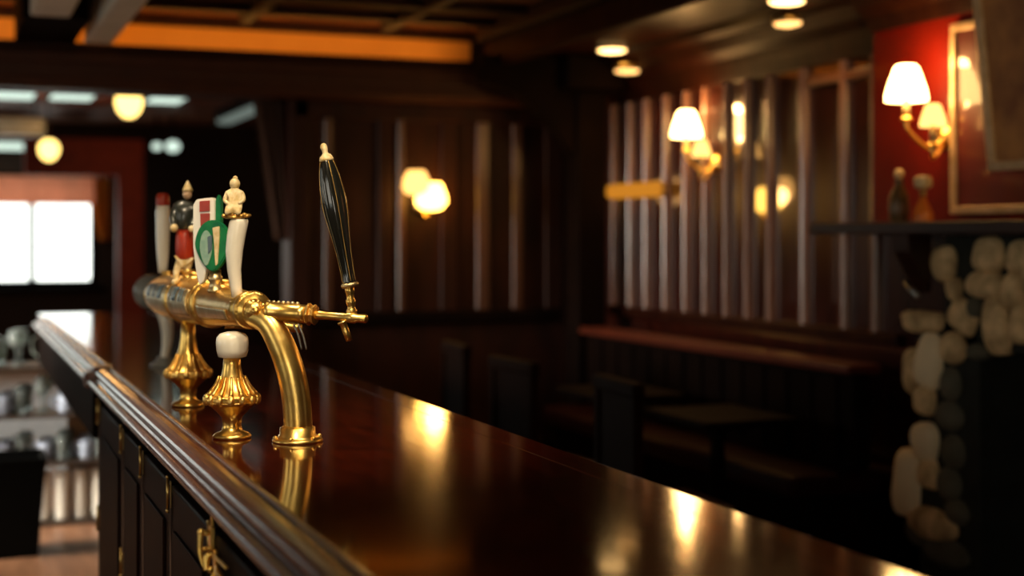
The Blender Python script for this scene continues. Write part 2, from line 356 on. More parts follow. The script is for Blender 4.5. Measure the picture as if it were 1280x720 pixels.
# far wall stiles and rails
for x, wd in ((392, .05), (409, .03), (480, .05), (500, .025), (560, .06), (602, .045), (645, .035), (690, .06)):
    r = (x-640)/F; s_ = (SN*TW + CS*TW*r)/(CS - SN*r)
    struct(MB().box((s_-wd, TW-.035, 1.02), (s_+wd, TW, 2.28), .014, 3), 'trim_16', M['battenfar'] if wd < .05 else M['farwall'])
struct(MB().box((1.95, TW-.05, .95), (3.7, TW, 1.03), .012), 'trim_17', M['dark'])
struct(MB().box((1.95, TW-.05, 2.22), (3.7, TW, 2.33), .012), 'trim_18', M['farwall'])
struct(MB().box((1.95, TW-.03, 0), (3.7, TW, .16), .006), 'baseboard_far', M['dark'])
struct(MB().box((1.93, TW-.05, 0), (2.05, TW+.2, 2.33), .012), 'trim_19', M['farwall'])

# corner post with brackets
cp = thing('corner_post', 'near-black timber corner post with spreading brackets under the ceiling', 'post', (3.72, 8.12, 0))
MB().box((3.62, 8.02, 0), (3.82, 8.22, 2.62), .015).build('shaft', M['dark'], cp)
br = MB()
br.extrude([(3.62, 2.0), (3.62, 2.6), (3.0, 2.6), (3.02, 2.44), (3.25, 2.36), (3.45, 2.2)], 8.06, 8.18)
br.build('bracket', M['dark'], cp)
br = MB(); br.box((3.52, 7.95, 2.40), (3.92, 8.27, 2.62), .02); br.build('capital', M['dark'], cp)

# ------------------------------------------------------------------ the bar: counter, rail, cabinets
def arc(cx, cz, r, a0, a1, n=8): return [(cx+r*math.cos(math.radians(a0+(a1-a0)*k/n)), cz+r*math.sin(math.radians(a0+(a1-a0)*k/n))) for k in range(n+1)]
CT = 1.07
c = thing('bar_counter', 'long polished red-brown wooden bar counter with moulded rail, mirroring the lamps', 'counter', (.8, 4.6, 0))
MB().box((.465, .6, CT-.045), (1.0740, 8.30, CT), .0008).build('worktop', M['counter'], c)
MB().extrude([(1.0744, CT-.05), (1.0744, CT-.0006), (1.0750, CT+.0004), (1.143, CT+.0004)] + arc(1.143, CT-.0066, .007, 90, 0, 5) + [(1.150, CT-.045), (1.146, CT-.05)], .6, 8.30).build('edging_board', M['counter'], c)
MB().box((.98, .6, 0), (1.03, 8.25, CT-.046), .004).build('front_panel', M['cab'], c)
MB().tube([(1.18, .7, .20), (1.18, 8.2, .20)], .02, sub=1).build('foot_rail', M['brassdull'], c)
prof = [(.470, 1.030), (.418, 1.030)] + arc(.412, 1.048, .013, 250, 60, 12) + [(.4215, 1.066), (.4215, 1.078)] \
     + [(.424, 1.083), (.432, 1.088), (.442, 1.0905), (.452, 1.0905), (.459, 1.088), (.461, 1.085)] \
     + arc(.468, 1.0865, .0062, 170, 10, 8) + [(.4752, 1.0845)] + arc(.4795, 1.082, .0040, 150, -60, 8) + [(.4825, 1.071), (.4825, 1.0705), (.4650, 1.0705), (.4650, 1.030)]
rl = c
MB().extrude(prof, .6, 4.56).build('rail', M['rail'], rl)
MB().extrude(prof, 4.66, 7.6).build('rail', M['rail'], rl)
MB().box((.3955, 4.56, 1.028), (.466, 4.66, 1.080), .008, 3).box((.418, 4.555, 1.075), (.484, 4.665, 1.094), .006, 3).build('rail_joint', M['rail'], rl)
MB().box((.425, 4.66, .86), (.465, 7.60, 1.029), .004).build('fascia', M['dark'], rl)

seams = [.70, 1.55, 2.05, 2.51, 3.01, 3.46, 3.87, 4.50]
where = ['nearest the camera, below the frame edge', 'under the rail in the bottom foreground', 'whose brass lever latch is nearest', 'with the second brass latch at its edge',
         'below the near ornate pedestal', 'below the far ornate pedestal', 'last of the row before the open hatch']
for i, (a, b) in enumerate(zip(seams, seams[1:])):
    cb = thing('bar_cabinet', 'dark wooden under-bar cabinet ' + where[i], 'cabinet', (.7, (a+b)/2, 0), 'cabinets under the bar')
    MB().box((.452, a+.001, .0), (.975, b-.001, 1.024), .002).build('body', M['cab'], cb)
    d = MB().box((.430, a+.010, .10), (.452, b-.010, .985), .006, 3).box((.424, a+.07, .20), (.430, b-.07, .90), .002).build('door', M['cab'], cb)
    MB().box((.4265, b-.0145, .10), (.4310, b-.0105, .985), .001).build('lit_edge_strip', M['lit_edge'], d)  # lit door edge put in as a thin paler strip
    for hz in (.965, .64, .22):
        h = MB()
        h.tube([(.424, b-.004, hz-.032), (.424, b-.004, hz+.032)], .0034, 10, sub=1)
        h.ball((.424, b-.004, hz+.035), .0045, 10, 8).ball((.424, b-.004, hz-.035), .0048, 10, 8)
        h.box((.4275, b-.016, hz-.028), (.4305, b-.006, hz+.028), .001)
        h.build('hinge', M['brassdull'], d)
# brass lever latches on the two doors nearest to the camera
cabs = [o for o in COL.objects if o.name.startswith('bar_cabinet')]
p = px(268, 677, 2.50); doorof = lambda k: [ch for ch in cabs[k].children if ch.name.startswith('door')][0]
g = MB(); t, z = 2.485, .975
g.box((.4215, t-.012, z-.022), (.430, t+.012, z+.022), .002).box((.424, t-.004, z+.022), (.429, t+.004, z+.050), .001)
g.tube([(.430, t, z+.010), (.406, t-.006, z+.012)], .0042, 10, sub=1).tube([(.430, t, z-.014), (.414, t-.004, z-.016)], .0042, 10, sub=1)
g.tube([(.406, t-.006, z+.014), (.404, t-.008, z-.002), (.404, t-.010, z-.020), (.408, t-.022, z-.044)], [.0060, .0042, .0042, .0022], 10)
g.ball((.406, t-.006, z+.014), .0068, 12, 8).ball((.417, t, z+.011), .0058, 12, 8).ball((.412, t-.005, z-.016), .0050, 10, 8)
g.build('lever_latch', M['brass'], doorof(2))
g = MB(); t, z = 2.455, .946
g.box((.4235, t-.016, z-.020), (.430, t+.010, z+.016), .002)
g.tube([(.424, t, z+.008), (.420, t-.06, z+.012), (.420, t-.14, z+.016)], [.0045, .0035, .0028], 10)
g.tube([(.424, t-.03, z-.008), (.419, t-.07, z-.008), (.419, t-.12, z-.010), (.419, t-.17, z-.012)], [.0045, .0065, .0045, .0012], 10)
g.tube([(.422, t, z+.010), (.412, t, z+.004), (.410, t-.004, z-.018)], [.0055, .0060, .0045], 10)
g.tube([(.424, t+.004, z-.018), (.420, t+.002, z-.055)], [.0032, .0022], 8, sub=1)
g.tube([(.420, t-.03, z-.018), (.414, t-.045, z-.036), (.412, t-.055, z-.062)], [.0038, .0034, .0022], 8)
g.ball((.414, t, z+.006), .0065, 12, 8).ball((.416, t-.015, z-.014), .0060, 12, 8)
g.build('lever_latch', M['brass'], doorof(2))

# ------------------------------------------------------------------ brass beer tower
AX = .563
root = thing('beer_tower', 'polished brass bridge beer tower with decorated tap handles on the bar', 'beer tower', (AX, 3.4, CT))
ZB = CT+.235
# beam: a barrel-shaped body, tapering towards the viewer
bprof = []
for k, (tt, rr) in enumerate([(0, .001), (.008, .018), (.03, .034), (.08, .047), (.16, .0555), (.30, .0600), (.45, .0600), (.62, .0575), (.80, .0520), (.98, .0450), (1.14, .0385), (1.22, .0350)]):
    bprof.append((tt, rr))
TB = 4.20   # far end of the beam
near = px(318, 388, 3.00)
faraxis = Vector((AX, TB, CT+.262))
bd = (near - faraxis); L = bd.length
MB().lathe([(h/1.22*L, r) for h, r in bprof], faraxis, bd, 48).build('beam', M['brass'], root)
def onbeam(u, rad=0, ang=90):   # u from far end (0) to near (1); ang: 90 = top, 180 = left
    d = bd.normalized(); right = d.cross(Vector((0, 0, 1))).normalized()  # pointing left/right
    up = right.cross(d).normalized()
    a = math.radians(ang); return faraxis + bd*u + (-right*math.cos(a)*-1*-1 + up*math.sin(a))*rad
def beamr(u):
    P = [(h/1.22, r) for h, r in bprof]
    for (a, ra), (b, rb) in zip(P, P[1:]):
        if a <= u <= b: return ra + (rb-ra)*(u-a)/(b-a)
    return P[-1][1]
dn = bd.normalized()
for u0, ww, hh in ((.655, .012, .007), (.40, .010, .0045), (.62, .006, .003), (.985, .014, .006), (.06, .012, .004)):
    rr = beamr(u0)
    MB().lathe([(-ww, rr-.002), (-ww*.8, rr+hh*.7), (0, rr+hh), (ww*.8, rr+hh*.7), (ww, rr-.002)], onbeam(u0), bd, 48).build('collar', M['brasscast'], root)
# silvered plaques with worn raised lettering on the flank facing the barman
right = dn.cross(Vector((0, 0, 1))).normalized(); upv = right.cross(dn).normalized()
left = right if right.x < 0 else -right
def patch(u0, u1, a0, a1, lift, m, name, nu=14, nv=10):
    def fn(i, j):
        u = u0+(u1-u0)*i; a = math.radians(a0+(a1-a0)*j); rr = beamr(u)+lift
        return faraxis + bd*u + (left*math.cos(a)+upv*math.sin(a))*rr
    return MB().sheet(fn, nu, nv, .0022)
for k, (u0, u1) in enumerate(((.09, .385), (.42, .60))):
    pl = patch(u0, u1, -34, 36, .0018, 0, '').build('plaque', M['silver'], root)
    g = MB(); n = 7 if k == 0 else 5
    for q in range(n):
        ua = u0 + (u1-u0)*(.08 + .86*q/n); du = (u1-u0)*.30/n
        shapes = [[(0, 1, 0, .35), (.65, 1, 0, .35)], [(0, 1, 0, .3), (0, 1, .8, 1.1), (.0, .2, .3, .9)], [(0, 1, 0, .35), (.8, 1, 0, 1)], [(0, 1, .3, .65)]][q % 4]
        for (z0, z1, x0, x1) in shapes:
            def fn(i, j, z0=z0, z1=z1, x0=x0, x1=x1):
                u = ua + du*2.2*(x0+(x1-x0)*i); a = math.radians(2 + 34*(z0+(z1-z0)*j))
                return faraxis + bd*u + (left*math.cos(a)+upv*math.sin(a))*(beamr(u)+.0040)
            g.sheet(fn, 2, 4, .0012)
    g.build('worn_relief', M['letter'], pl)
MB().sheet(lambda i, j: faraxis + bd*(.70+.22*i) + (left*math.cos(math.radians(-36+34*j))+upv*math.sin(math.radians(-36+34*j)))*(beamr(.70+.22*i)+.0016), 10, 8, .0018).build('plaque', M['silver'], root)
# rosette at the near end
ro = MB(); ro.ball(near, .0255, 24, 16)
for k in range(10):
    a = 2*PI*k/10
    ro.ball(near + Vector((CS*math.cos(a)*.019, -SN*math.cos(a)*.019-.012, math.sin(a)*.019)), .0065, 10, 8)
ro.ball(near + Vector((-.002, -.026, 0)), .009, 14, 10)
ro.build('rosette', M['brasscast'], root)
# top bosses that carry the handles
def vase(base, prof, name, m, n=36, parent=root): return MB().lathe(prof, base, (0, 0, 1), n).build(name, m, parent)
# arched tube
base = px(372, 552, 2.975); base.z = CT
def on3(x, y, Y=2.975): return px(x, y, Y)
arch = [near + Vector((-.012, .02, -.006)), px(334, 402, 2.99), px(351, 430, 2.98), px(363.5, 465, 2.975), px(370.5, 502, 2.975), px(372.5, 535, 2.975), Vector((base.x, base.y, CT+.004))]
MB().tube(arch, [.024, .0265, .0285, .0295, .0298, .0298, .0298], 40, sub=8).build('arched_tube', M['brass'], root)
vase(base, [(0, .052), (.004, .053), (.008, .050), (.010, .040), (.014, .040), (.016, .0375), (.030, .0365), (.032, .031), (.034, .0295)], 'base_flange', M['brass'], 48)
g = MB()
for k in range(6):
    a = 2*PI*k/6; g.ball(base + Vector((.047*math.cos(a), .047*math.sin(a), .010)), .0048, 10, 8)
g.build('flange_screws', M['brasscast'], root)
# ornate pedestals
def pedestal(x, Y, ztop, knob):
    b = px(x, 548, Y); b.z = CT; H = ztop
    k = H/.205
    prof = [(0, .040), (.005, .041), (.010, .036), (.016, .022), (.028, .0195), (.044, .0215), (.058, .034), (.070, .047), (.076, .054), (.083, .0565), (.090, .053), (.095, .046), (.108, .037), (.125, .029), (.145, .0225), (.170, .019), (.205, .0175)]
    o = vase(b, [(h*1.0 if h < .1 else .1+(h-.1)*(H-.1)/.105, r) for h, r in prof], 'pedestal', M['brass'], 48)
    g = MB(); 
    for q in range(14):
        a = 2*PI*q/14
        g.ball(b + Vector((.054*math.cos(a), .054*math.sin(a), .083)), (.0085, .0085, .012), 10, 8)
        g.tube([b+Vector((.050*math.cos(a), .050*math.sin(a), .092)), b+Vector((.036*math.cos(a), .036*math.sin(a), .112)), b+Vector((.028*math.cos(a), .028*math.sin(a), .132))], [.006, .004, .002], 8, sub=3)
    g.lathe([(.0755, .052), (.0775, .0585), (.0795, .052)], b, (0, 0, 1), 40).lathe([(.0865, .052), (.0885, .0585), (.0905, .052)], b, (0, 0, 1), 40)
    g.build('cast_band', M['brasscast'], o)
    return b
b1 = pedestal(290, 3.03, .178, True)
kb = px(290.5, 432, 3.03)
MB().lathe([(-.026, .020), (-.023, .030), (-.010, .0335), (.006, .0345), (.018, .033), (.026, .026), (.030, .012)], kb, (0, 0, 1), 32).build('ceramic_knob', M['white'], root)
b2 = pedestal(235, 3.60, .215, False)
# faucets
def faucet(p0, p1, parent):
    d = (p1-p0); Lf = d.length; o = MB()
    o.lathe([(0, .021), (.004, .0225), (.012, .0225), (.014, .0205), (.075*Lf/.24, .0185), (.078*Lf/.24, .0195), (.094*Lf/.24, .0195), (.096*Lf/.24, .010)], p0, d, 32)
    sh = o.build('coupling', M['brass'], parent)
    nut = MB().lathe([(0, .015), (.002, .0225), (.004, .0235), (.008, .0235), (.010, .019), (.014, .019), (.016, .0215), (.020, .0215), (.022, .012)], p0 + d*.40, d, 8, smooth=False).build('lock_nut', M['brasscast'], parent)
    MB().lathe([(.47*Lf, .009), (.49*Lf, .0105), (.60*Lf, .0085), (.80*Lf, .0085), (.82*Lf, .0115), (.88*Lf, .0115), (.90*Lf, .0090), (.985*Lf, .0095), (Lf, .007)], p0, d, 28).build('faucet_body', M['brass'], parent)
    return d.normalized()
f0 = px(334, 389, 2.99); f1 = px(459, 398.5, 2.93)
fd = faucet(f0, f1, root)
g = MB()
for k in range(7):
    q = f0 + (f1-f0)*(.02 + .048*k) + Vector((0, 0, .0205)); g.ball(q, (.0045, .005, .004), 8, 6)
g.build('relief_leaves', M['silver'], root)
sp0 = px(428, 402, 2.945); sp1 = px(437, 427, 2.94)
MB().lathe([(0, .011), (.004, .0105), (.006, .0075), (.020, .0075), (.042, .0068), (.0425, .0045)], sp0, sp1-sp0, 20).build('spout', M['brass'], root)
st0 = px(440, 392, 2.945)
MB().lathe([(0, .010), (.006, .0115), (.010, .0085), (.016, .0078), (.022, .0100), (.027, .0105), (.031, .0080), (.040, .0078), (.046, .0098), (.052, .0098), (.056, .0070), (.060, .0070)], st0, Vector((-.10, 0, 1)), 24).build('lever_stem', M['brass'], root)
# second faucet behind, two thin steel tubes hanging
for dx in (0, 6):
    MB().tube([px(367+dx*.9, 405, 3.12), px(373+dx, 420, 3.12), px(377+dx, 437, 3.12)], [.0022, .0022, .0018], 8).build('vent_tube', M['steel'], root)
fb = [Vector((AX+.03, 3.28, CT+.235)), Vector((AX+.13, 3.26, CT+.225)), Vector((AX+.20, 3.25, CT+.215))]
MB().tube(fb, [.018, .013, .010], 20, sub=4).build('rear_faucet', M['brass'], root)
# black handle, leaning to the left
h0 = px(437.5, 357, 2.945); h1 = px(408, 199, 2.945); hl = (h1-h0).length
hp = [(0, .0135), (.004, .0165), (.010, .0150), (.03, .0150), (.07, .0170), (.11, .0215), (.15, .0265), (.175, .0275), (.20, .0265), (.225, .0235), (.245, .0195), (.262, .0150), (.266, .0135)]
bh = MB().lathe([(a/.266*hl, r*.88) for a, r in hp], h0, h1-h0, 48, flute=(10, .10)).build('tap_handle', M['black'], root)
bh['label'] = 'tall fluted black tap handle leaning left'
g = MB(); hd = (h1-h0).normalized(); sx = Vector((CS, -SN, 0)); sx = (sx-hd*sx.dot(hd)).normalized(); sy = hd.cross(sx)
for a in (200, 290, 340):
    an = math.radians(a); dr = sx*math.cos(an)+sy*math.sin(an)*(1)
    g.tube([h0+hd*(q/.266*hl)+dr*(r*.88*1.085) for q, r in hp[2:-1]], .0007, 6, sub=3)
g.build('gold_line', M['gold'], bh)
MB().lathe([(-.004, .0165), (0, .0185), (.003, .0185), (.006, .015)], h0, hd, 30).build('ferrule', M['silver'], bh)
fg = MB(); tb = h1
fg.lathe([(-.004, .0145), (.0, .0150), (.006, .0125), (.010, .0075), (.014, .0055), (.020, .0062), (.026, .0066), (.031, .0050), (.034, .0008)], tb, hd, 20)
fg.ball(tb+hd*.026+sx*-.002, (.0060, .0060, .0078), 14, 10).ball(tb+hd*.006+sx*.006, (.006, .006, .005), 10, 8)
fg.build('finial', M['cream'], bh)
# white porcelain handle with seated cream figure
wb = px(297, 372, 3.06); wt = px(293.5, 274, 3.06); wl = wt.z - wb.z
def wbend(h):
    u = h/wl; return (CS*(.010*math.sin(PI*u)-.004*u), -SN*(.010*math.sin(PI*u)-.004*u))
wh = MB().lathe([(0, .0125), (.02, .0125), (.06, .0150), (.10, .0185), (.135, .0200), (wl-.012, .0205), (wl-.004, .0200), (wl, .0175)], wb, (0, 0, 1), 36, bend=wbend).build('tap_handle', M['white'], root)
wh['label'] = 'white porcelain tap handle with a seated cream figure on top'
MB().lathe([(0, .012), (.005, .016), (.025, .016), (.03, .012)], wb+Vector((0, 0, -.03)), (0, 0, 1), 24).build('ferrule', M['brass'], wh)
fz = wt + Vector((0, 0, .001)); R_ = Vector((CS, -SN, 0)); Fv = Vector((SN, CS, 0))
g = MB().lathe([(0, .019), (.002, .0225), (.005, .0225), (.007, .019)], fz, (0, 0, 1), 28)
for q in range(9):
    g.ball(fz + R_*(-.020+.0062*q) - Fv*.016 + Vector((0, 0, .006+.003*(q % 2))), (.0055, .0045, .0042), 8, 6)
g.ball(fz+R_*.028+Vector((0, 0, .007)), (.008, .004, .004), 8, 6)
g.build('gold_leaf_base', M['gold'], wh)
def figure(basep, h, m_body, parent, name='finial_figure'):
    # a little seated robed figure: one continuous skinned body
    me = bpy.data.meshes.new(name)
    U = lambda a, b, c: basep + R_*a*h*1.22 - Fv*b*h + Vector((0, 0, c*h))
    pts = [U(0, 0, .10), U(0, 0, .34), U(0, 0, .62), U(0, .0, .72), U(0, .02, .88), U(.16, .0, .60), U(.20, .06, .40), U(.10, .22, .32), U(-.16, 0, .60), U(-.21, .06, .40), U(-.10, .22, .30),
           U(.10, .22, .16), U(.13, .34, .04), U(-.10, .22, .16), U(-.13, .34, .04)]
    ed = [(0, 1), (1, 2), (2, 3), (3, 4), (2, 5), (5, 6), (6, 7), (2, 8), (8, 9), (9, 10), (0, 11), (11, 12), (0, 13), (13, 14)]
    o = bpy.data.objects.new(name, me)
    off = parent_world(parent)
    me.from_pydata([p-off for p in pts], ed, []); COL.objects.link(o)
    sk = o.modifiers.new('skin', 'SKIN'); rad = [.20, .19, .15, .065, .115, .075, .065, .045, .075, .065, .045, .11, .07, .11, .07]
    for v, r in zip(me.skin_vertices[0].data, rad): v.radius = (r*h, r*h)
    me.skin_vertices[0].data[0].use_root = True
    sk.use_smooth_shade = True
    sb = o.modifiers.new('sub', 'SUBSURF'); sb.levels = 2; sb.render_levels = 2
    me.materials.append(m_body); o.parent = parent; return o
figure(fz+Vector((0, 0, .006)), .082, M['cream'], wh)
MB().ball(fz+Vector((.001, 0, .087)), .0055, 12, 8).ball(fz+Vector((0, 0, .075)), (.0112, .0112, .0125), 16, 12).build('finial_head', M['cream'], wh)
# green shield handle with red-and-white tower
Yg = 3.22; gs = Yg/F
def P(x, y, dY=0): return px(x, y, Yg+dY)
gb = P(269, 366)
gh = MB().lathe([(0, .016), (.006, .018), (.010, .014), (.022, .012), (.028, .016), (.036, .0165), (.040, .013), (.052, .013)], gb, (0, 0, 1), 28).build('tap_handle', M['silver'], root)
gh['label'] = 'tap handle with green shield under a white and red plaque'
# frame orientation: facing the camera, slightly turned to the left
TURN = Matrix.Rotation(-YAW, 3, 'Z') @ Matrix.Rotation(math.radians(-14), 3, 'Z')
def local_poly(pts, cx, cy, depth, dY, m, name, parent, bev=.0015):
    bm = bmesh.new(); vs = [bm.verts.new(((x-cx)*gs, -depth/2, (cy-y)*gs)) for x, y in pts]
    f = bm.faces.new(vs); e = bmesh.ops.extrude_face_region(bm, geom=[f])
    bmesh.ops.translate(bm, verts=[v for v in e['geom'] if isinstance(v, bmesh.types.BMVert)], vec=(0, depth, 0))
    bmesh.ops.recalc_face_normals(bm, faces=bm.faces)
    bmesh.ops.bevel(bm, geom=list(bm.edges), offset=bev, segments=2, affect='EDGES')
    g = MB(); g._add(bm, Matrix.Translation(P(cx, cy, dY)) @ TURN.to_4x4(), False)
    return g.build(name, m, parent)
def ell(cx, cy, rx, ry, n=28, tip=0.0):
    out = []
    for k in range(n):
        a = 2*PI*k/n; x = cx+rx*math.cos(a); y = cy+ry*math.sin(a)
        if y > cy: x = cx + (x-cx)*(1-tip*(y-cy)/ry)
        out.append((x, y))
    return out
local_poly([(242, 256), (247, 249), (268, 247), (271, 251), (271, 300), (262, 330), (256, 352), (250, 356), (246, 340), (242, 310)], 256, 300, .016, .002, M['white'], 'white_tower', gh)
local_poly([(249, 251.5), (262.5, 250.5), (262.5, 264), (249, 265)], 256, 258, .004, -.009, M['redpaint'], 'red_panel', gh, .0006)
local_poly([(250, 267), (262.5, 266.5), (262, 284.5), (250.5, 283.5)], 256, 275, .004, -.009, M['redpaint'], 'red_panel', gh, .0006)
local_poly([(270, 252), (274, 243), (278, 253), (278, 285), (270, 285)], 274, 270, .014, .0, M['green'], 'green_spire', gh)
sh = local_poly(ell(267, 307, 23.5, 32, 30, .35), 267, 307, .020, -.016, M['green'], 'green_shield', gh, .003)
local_poly(ell(257, 310, 8.5, 22, 20, .3), 267, 307, .004, -.0275, M['palegreen'], 'pale_relief', sh, .001)
local_poly([(265.5, 285), (275, 283), (275, 296), (272.5, 330), (269.5, 332), (267.5, 300)], 267, 307, .004, -.0285, M['cream'], 'cream_relief', sh, .001)
local_poly([(259, 296), (265, 294), (264.5, 312), (260, 318)], 267, 307, .005, -.0300, M['letter'], 'blue_relief', sh, .001)
# figure handle: pointed cap, dark jacket, red apron
Ym = 3.62
mb_ = px(234.5, 353, Ym)
mh = MB().lathe([(0, .014), (.004, .018), (.010, .018), (.016, .012), (.02, .013), (.028, .019), (.032, .019), (.034, .014)], mb_, (0, 0, 1), 24).build('tap_handle', M['brasscast'], root)
mh['label'] = 'tap handle shaped as a figure in pointed cap, dark jacket and red apron'
def Q(x, y, dY=0): return px(x, y, Ym+dY)
def skinned(name, pts, ed, rad, m, parent, root_i=0):
    me = bpy.data.meshes.new(name); off = parent_world(parent)
    me.from_pydata([p-off for p in pts], ed, []); o = bpy.data.objects.new(name, me); COL.objects.link(o)
    sk = o.modifiers.new('skin', 'SKIN')
    for v, r in zip(me.skin_vertices[0].data, rad): v.radius = (r, r) if not isinstance(r, tuple) else r
    me.skin_vertices[0].data[root_i].use_root = True; sk.use_smooth_shade = True
    sb = o.modifiers.new('sub', 'SUBSURF'); sb.levels = 2; sb.render_levels = 2
    me.materials.append(m); o.parent = parent; return o
skinned('legs', [Q(232, 322), Q(226, 326), Q(220, 340, -.01), Q(221, 352, -.02), Q(216, 353, -.04), Q(236, 326), Q(233, 340), Q(233, 351), Q(229, 353, -.02)],
        [(0, 1), (1, 2), (2, 3), (3, 4), (0, 5), (5, 6), (6, 7), (7, 8)], [.018, .013, .009, .007, .008, .013, .0095, .008, .009], M['cream'], mh)
skinned('jacket', [Q(230, 292), Q(230, 272), Q(231, 256), Q(232, 249), Q(221, 258), Q(216, 272, -.01), Q(218, 283, -.03), Q(242, 258), Q(244, 272), Q(240, 284, -.03)],
        [(0, 1), (1, 2), (2, 3), (2, 4), (4, 5), (5, 6), (2, 7), (7, 8), (8, 9)], [.026, .027, .022, .012, .012, .011, .009, .012, .011, .009], M['jacket'], mh)
MB().ball(Q(217.5, 285, -.035), .0105, 14, 10).ball(Q(239.5, 286, -.035), .0085, 14, 10).build('hands', M['cream'], mh)
MB().lathe([(0, .0185), (.010, .022), (.035, .0235), (.060, .0225), (.074, .019), (.076, .012)], Q(231, 324), (0, 0, 1), 28, flute=(14, .04)).build('red_apron', M['redpaint'], mh)
hd_ = MB().ball(Q(234, 242.5), (.0115, .0115, .0140), 18, 14).ball(Q(232.5, 243.5, -.011), (.003, .004, .004), 8, 6).build('head', M['skin'], mh)
MB().lathe([(0, .0135), (.006, .0115), (.018, .006), (.027, .0012)], Q(234.5, 239), Vector((.0, 0, 1)), 20).build('pointed_cap', M['cream'], mh)
# far white handle with red cap
Yw = 4.02
fb_ = px(203.5, 341, Yw)
fh = MB().lathe([(0, .013), (.02, .014), (.06, .0175), (.12, .0195), (.175, .0195), (.19, .0185)], fb_, (0, 0, 1), 32).build('tap_handle', M['white'], root)
fh['label'] = 'plain white tap handle with a red cap at the far end'
MB().lathe([(0, .0185), (.004, .0195), (.026, .0190), (.034, .014), (.036, .004)], fb_+Vector((0, 0, .19)), (0, 0, 1), 28).build('red_cap', M['redpaint'], fh)
for u, nm in ((.145, 1), (.47, 2), (.77, 3)):
    q = onbeam(u) + Vector((0, 0, beamr(u)-.006))
    MB().lathe([(0, .026), (.004, .024), (.008, .018), (.012, .016), (.014, .019), (.018, .019), (.020, .012)], q, (0, 0, 1), 28).build('handle_boss', M['brasscast'], root)

# second, white font further down the bar
ft = thing('porcelain_beer_font', 'curved white porcelain beer font with grey domed head behind the brass beam', 'beer tower', px(205, 458, 4.70).xy.to_3d()+Vector((0, 0, CT)))
bb = ft.location.copy(); hh = .27
MB().lathe([(0, .045), (.006, .046), (.010, .034), (.018, .025), (.03, .022)], bb, (0, 0, 1), 30).build('foot', M['greyball'], ft)
MB().tube([bb+Vector((0, 0, .02)), bb+R_*.010+Vector((0, 0, .08)), bb+R_*.008+Vector((0, 0, .14)), bb-R_*.015+Vector((0, 0, .20)), bb-R_*.03+Vector((0, 0, .235))], [.011, .017, .021, .019, .014], 28).build('column', M['white'], ft)
MB().ball(bb-R_*.042+Vector((0, 0, .245)), (.058, .050, .058), 28, 20).build('domed_head', M['greyball'], ft)

# ------------------------------------------------------------------ lamps
def point(name, loc, e, col, r, parent=None):
    d = bpy.data.lights.new(name, 'POINT'); d.energy = e; d.color = col; d.shadow_soft_size = r
    o = bpy.data.objects.new(name, d); COL.objects.link(o); o.location = loc
    if parent: o.location = Vector(loc) - parent_world(parent); o.parent = parent
    return o
WARM = (1.0, 0.50, 0.16)
def sconce(wall_s, A, label, power):
    # A: centre of the main shade
    rt = thing('wall_sconce', label, 'lamp', (wall_s, A.y-.06, A.z-.26), 'brass wall sconces on the panelled wall')
    pl = Vector((wall_s-.004, A.y-.05, A.z-.22))
    MB().lathe([(0, .050), (.006, .052), (.012, .040), (.020, .030), (.030, .012)], (wall_s, pl.y, pl.z), (-1, 0, 0), 28).build('wall_plate', M['brass'], rt)
    B = A + Vector((0, -.17, -.145))
    for C_, nm, rs in ((A, 'cream', 1.0), (B, 'small', .62)):
        zb = C_.z - .073*rs
        MB().tube([pl+Vector((-.01, 0, 0)), pl+Vector((-.06, (C_.y-pl.y)*.4, -.05)), Vector((C_.x+.01, C_.y-(C_.y-pl.y)*.12, zb-.125)), Vector((C_.x, C_.y, zb-.075))], [.008, .008, .008, .009], 12).build('arm', M['brass'], rt)
        MB().lathe([(0, .010), (.006, .022), (.012, .026), (.016, .018), (.022, .014)], (C_.x, C_.y, zb-.085), (0, 0, 1), 24).build('cup', M['brass'], rt)
        MB().lathe([(0, .0135), (.09, .0135)], (C_.x, C_.y, zb-.063), (0, 0, 1), 20).build('candle_sleeve', M['cream'], rt)
        # shade: hollow truncated cone with rounded shoulders
        o = [(0, .099), (.02, .100), (.06, .091), (.11, .074), (.150, .060), (.165, .050), (.170, .040)]
        o = [(h*.87, r*.86) for h, r in o]; i_ = [(h, r-.004) for h, r in o][::-1]
        g = MB(); t = bmesh.new(); n = 36; rings = []
        for h, r in o + i_:
            rings.append([t.verts.new((r*rs*math.cos(2*PI*k/n), r*rs*math.sin(2*PI*k/n), h*rs)) for k in range(n)])
        rings.append(rings[0])
        for a_, b_ in zip(rings, rings[1:]):
            for k in range(n): t.faces.new((a_[k], a_[(k+1) % n], b_[(k+1) % n], b_[k]))
        g._add(t, Matrix.Translation((C_.x, C_.y, zb)), True)
        g.build('lamp_shade', E['shade'] if rs == 1.0 else E['shade_small'], rt)
    point('sconce_bulb', A+Vector((0, 0, .088)), power, WARM, .03, rt)
    point('sconce_bulb', A+Vector((0, 0, -.070)), power*.6, WARM, .03, rt)
    return rt
XA = 3.84; ta = t_on(858, XA); sconce(4.0, Vector((XA, ta, z_on(858, 155, XA))), 'brass wall sconce with lit cream shade amid the vertical battens', 6)
XA = 3.66; ta = t_on(1133, XA); sconce(3.82, Vector((XA, ta, z_on(1133, 104, XA))), 'brass wall sconce with lit cream shade above the mantel', 4.6)
XA = 3.66; sconce(3.82, Vector((XA, 3.35, 2.12)), 'added unseen brass wall sconce right of the pictures, beyond the frame edge', 8)  # unseen sconce added to brighten the pictures
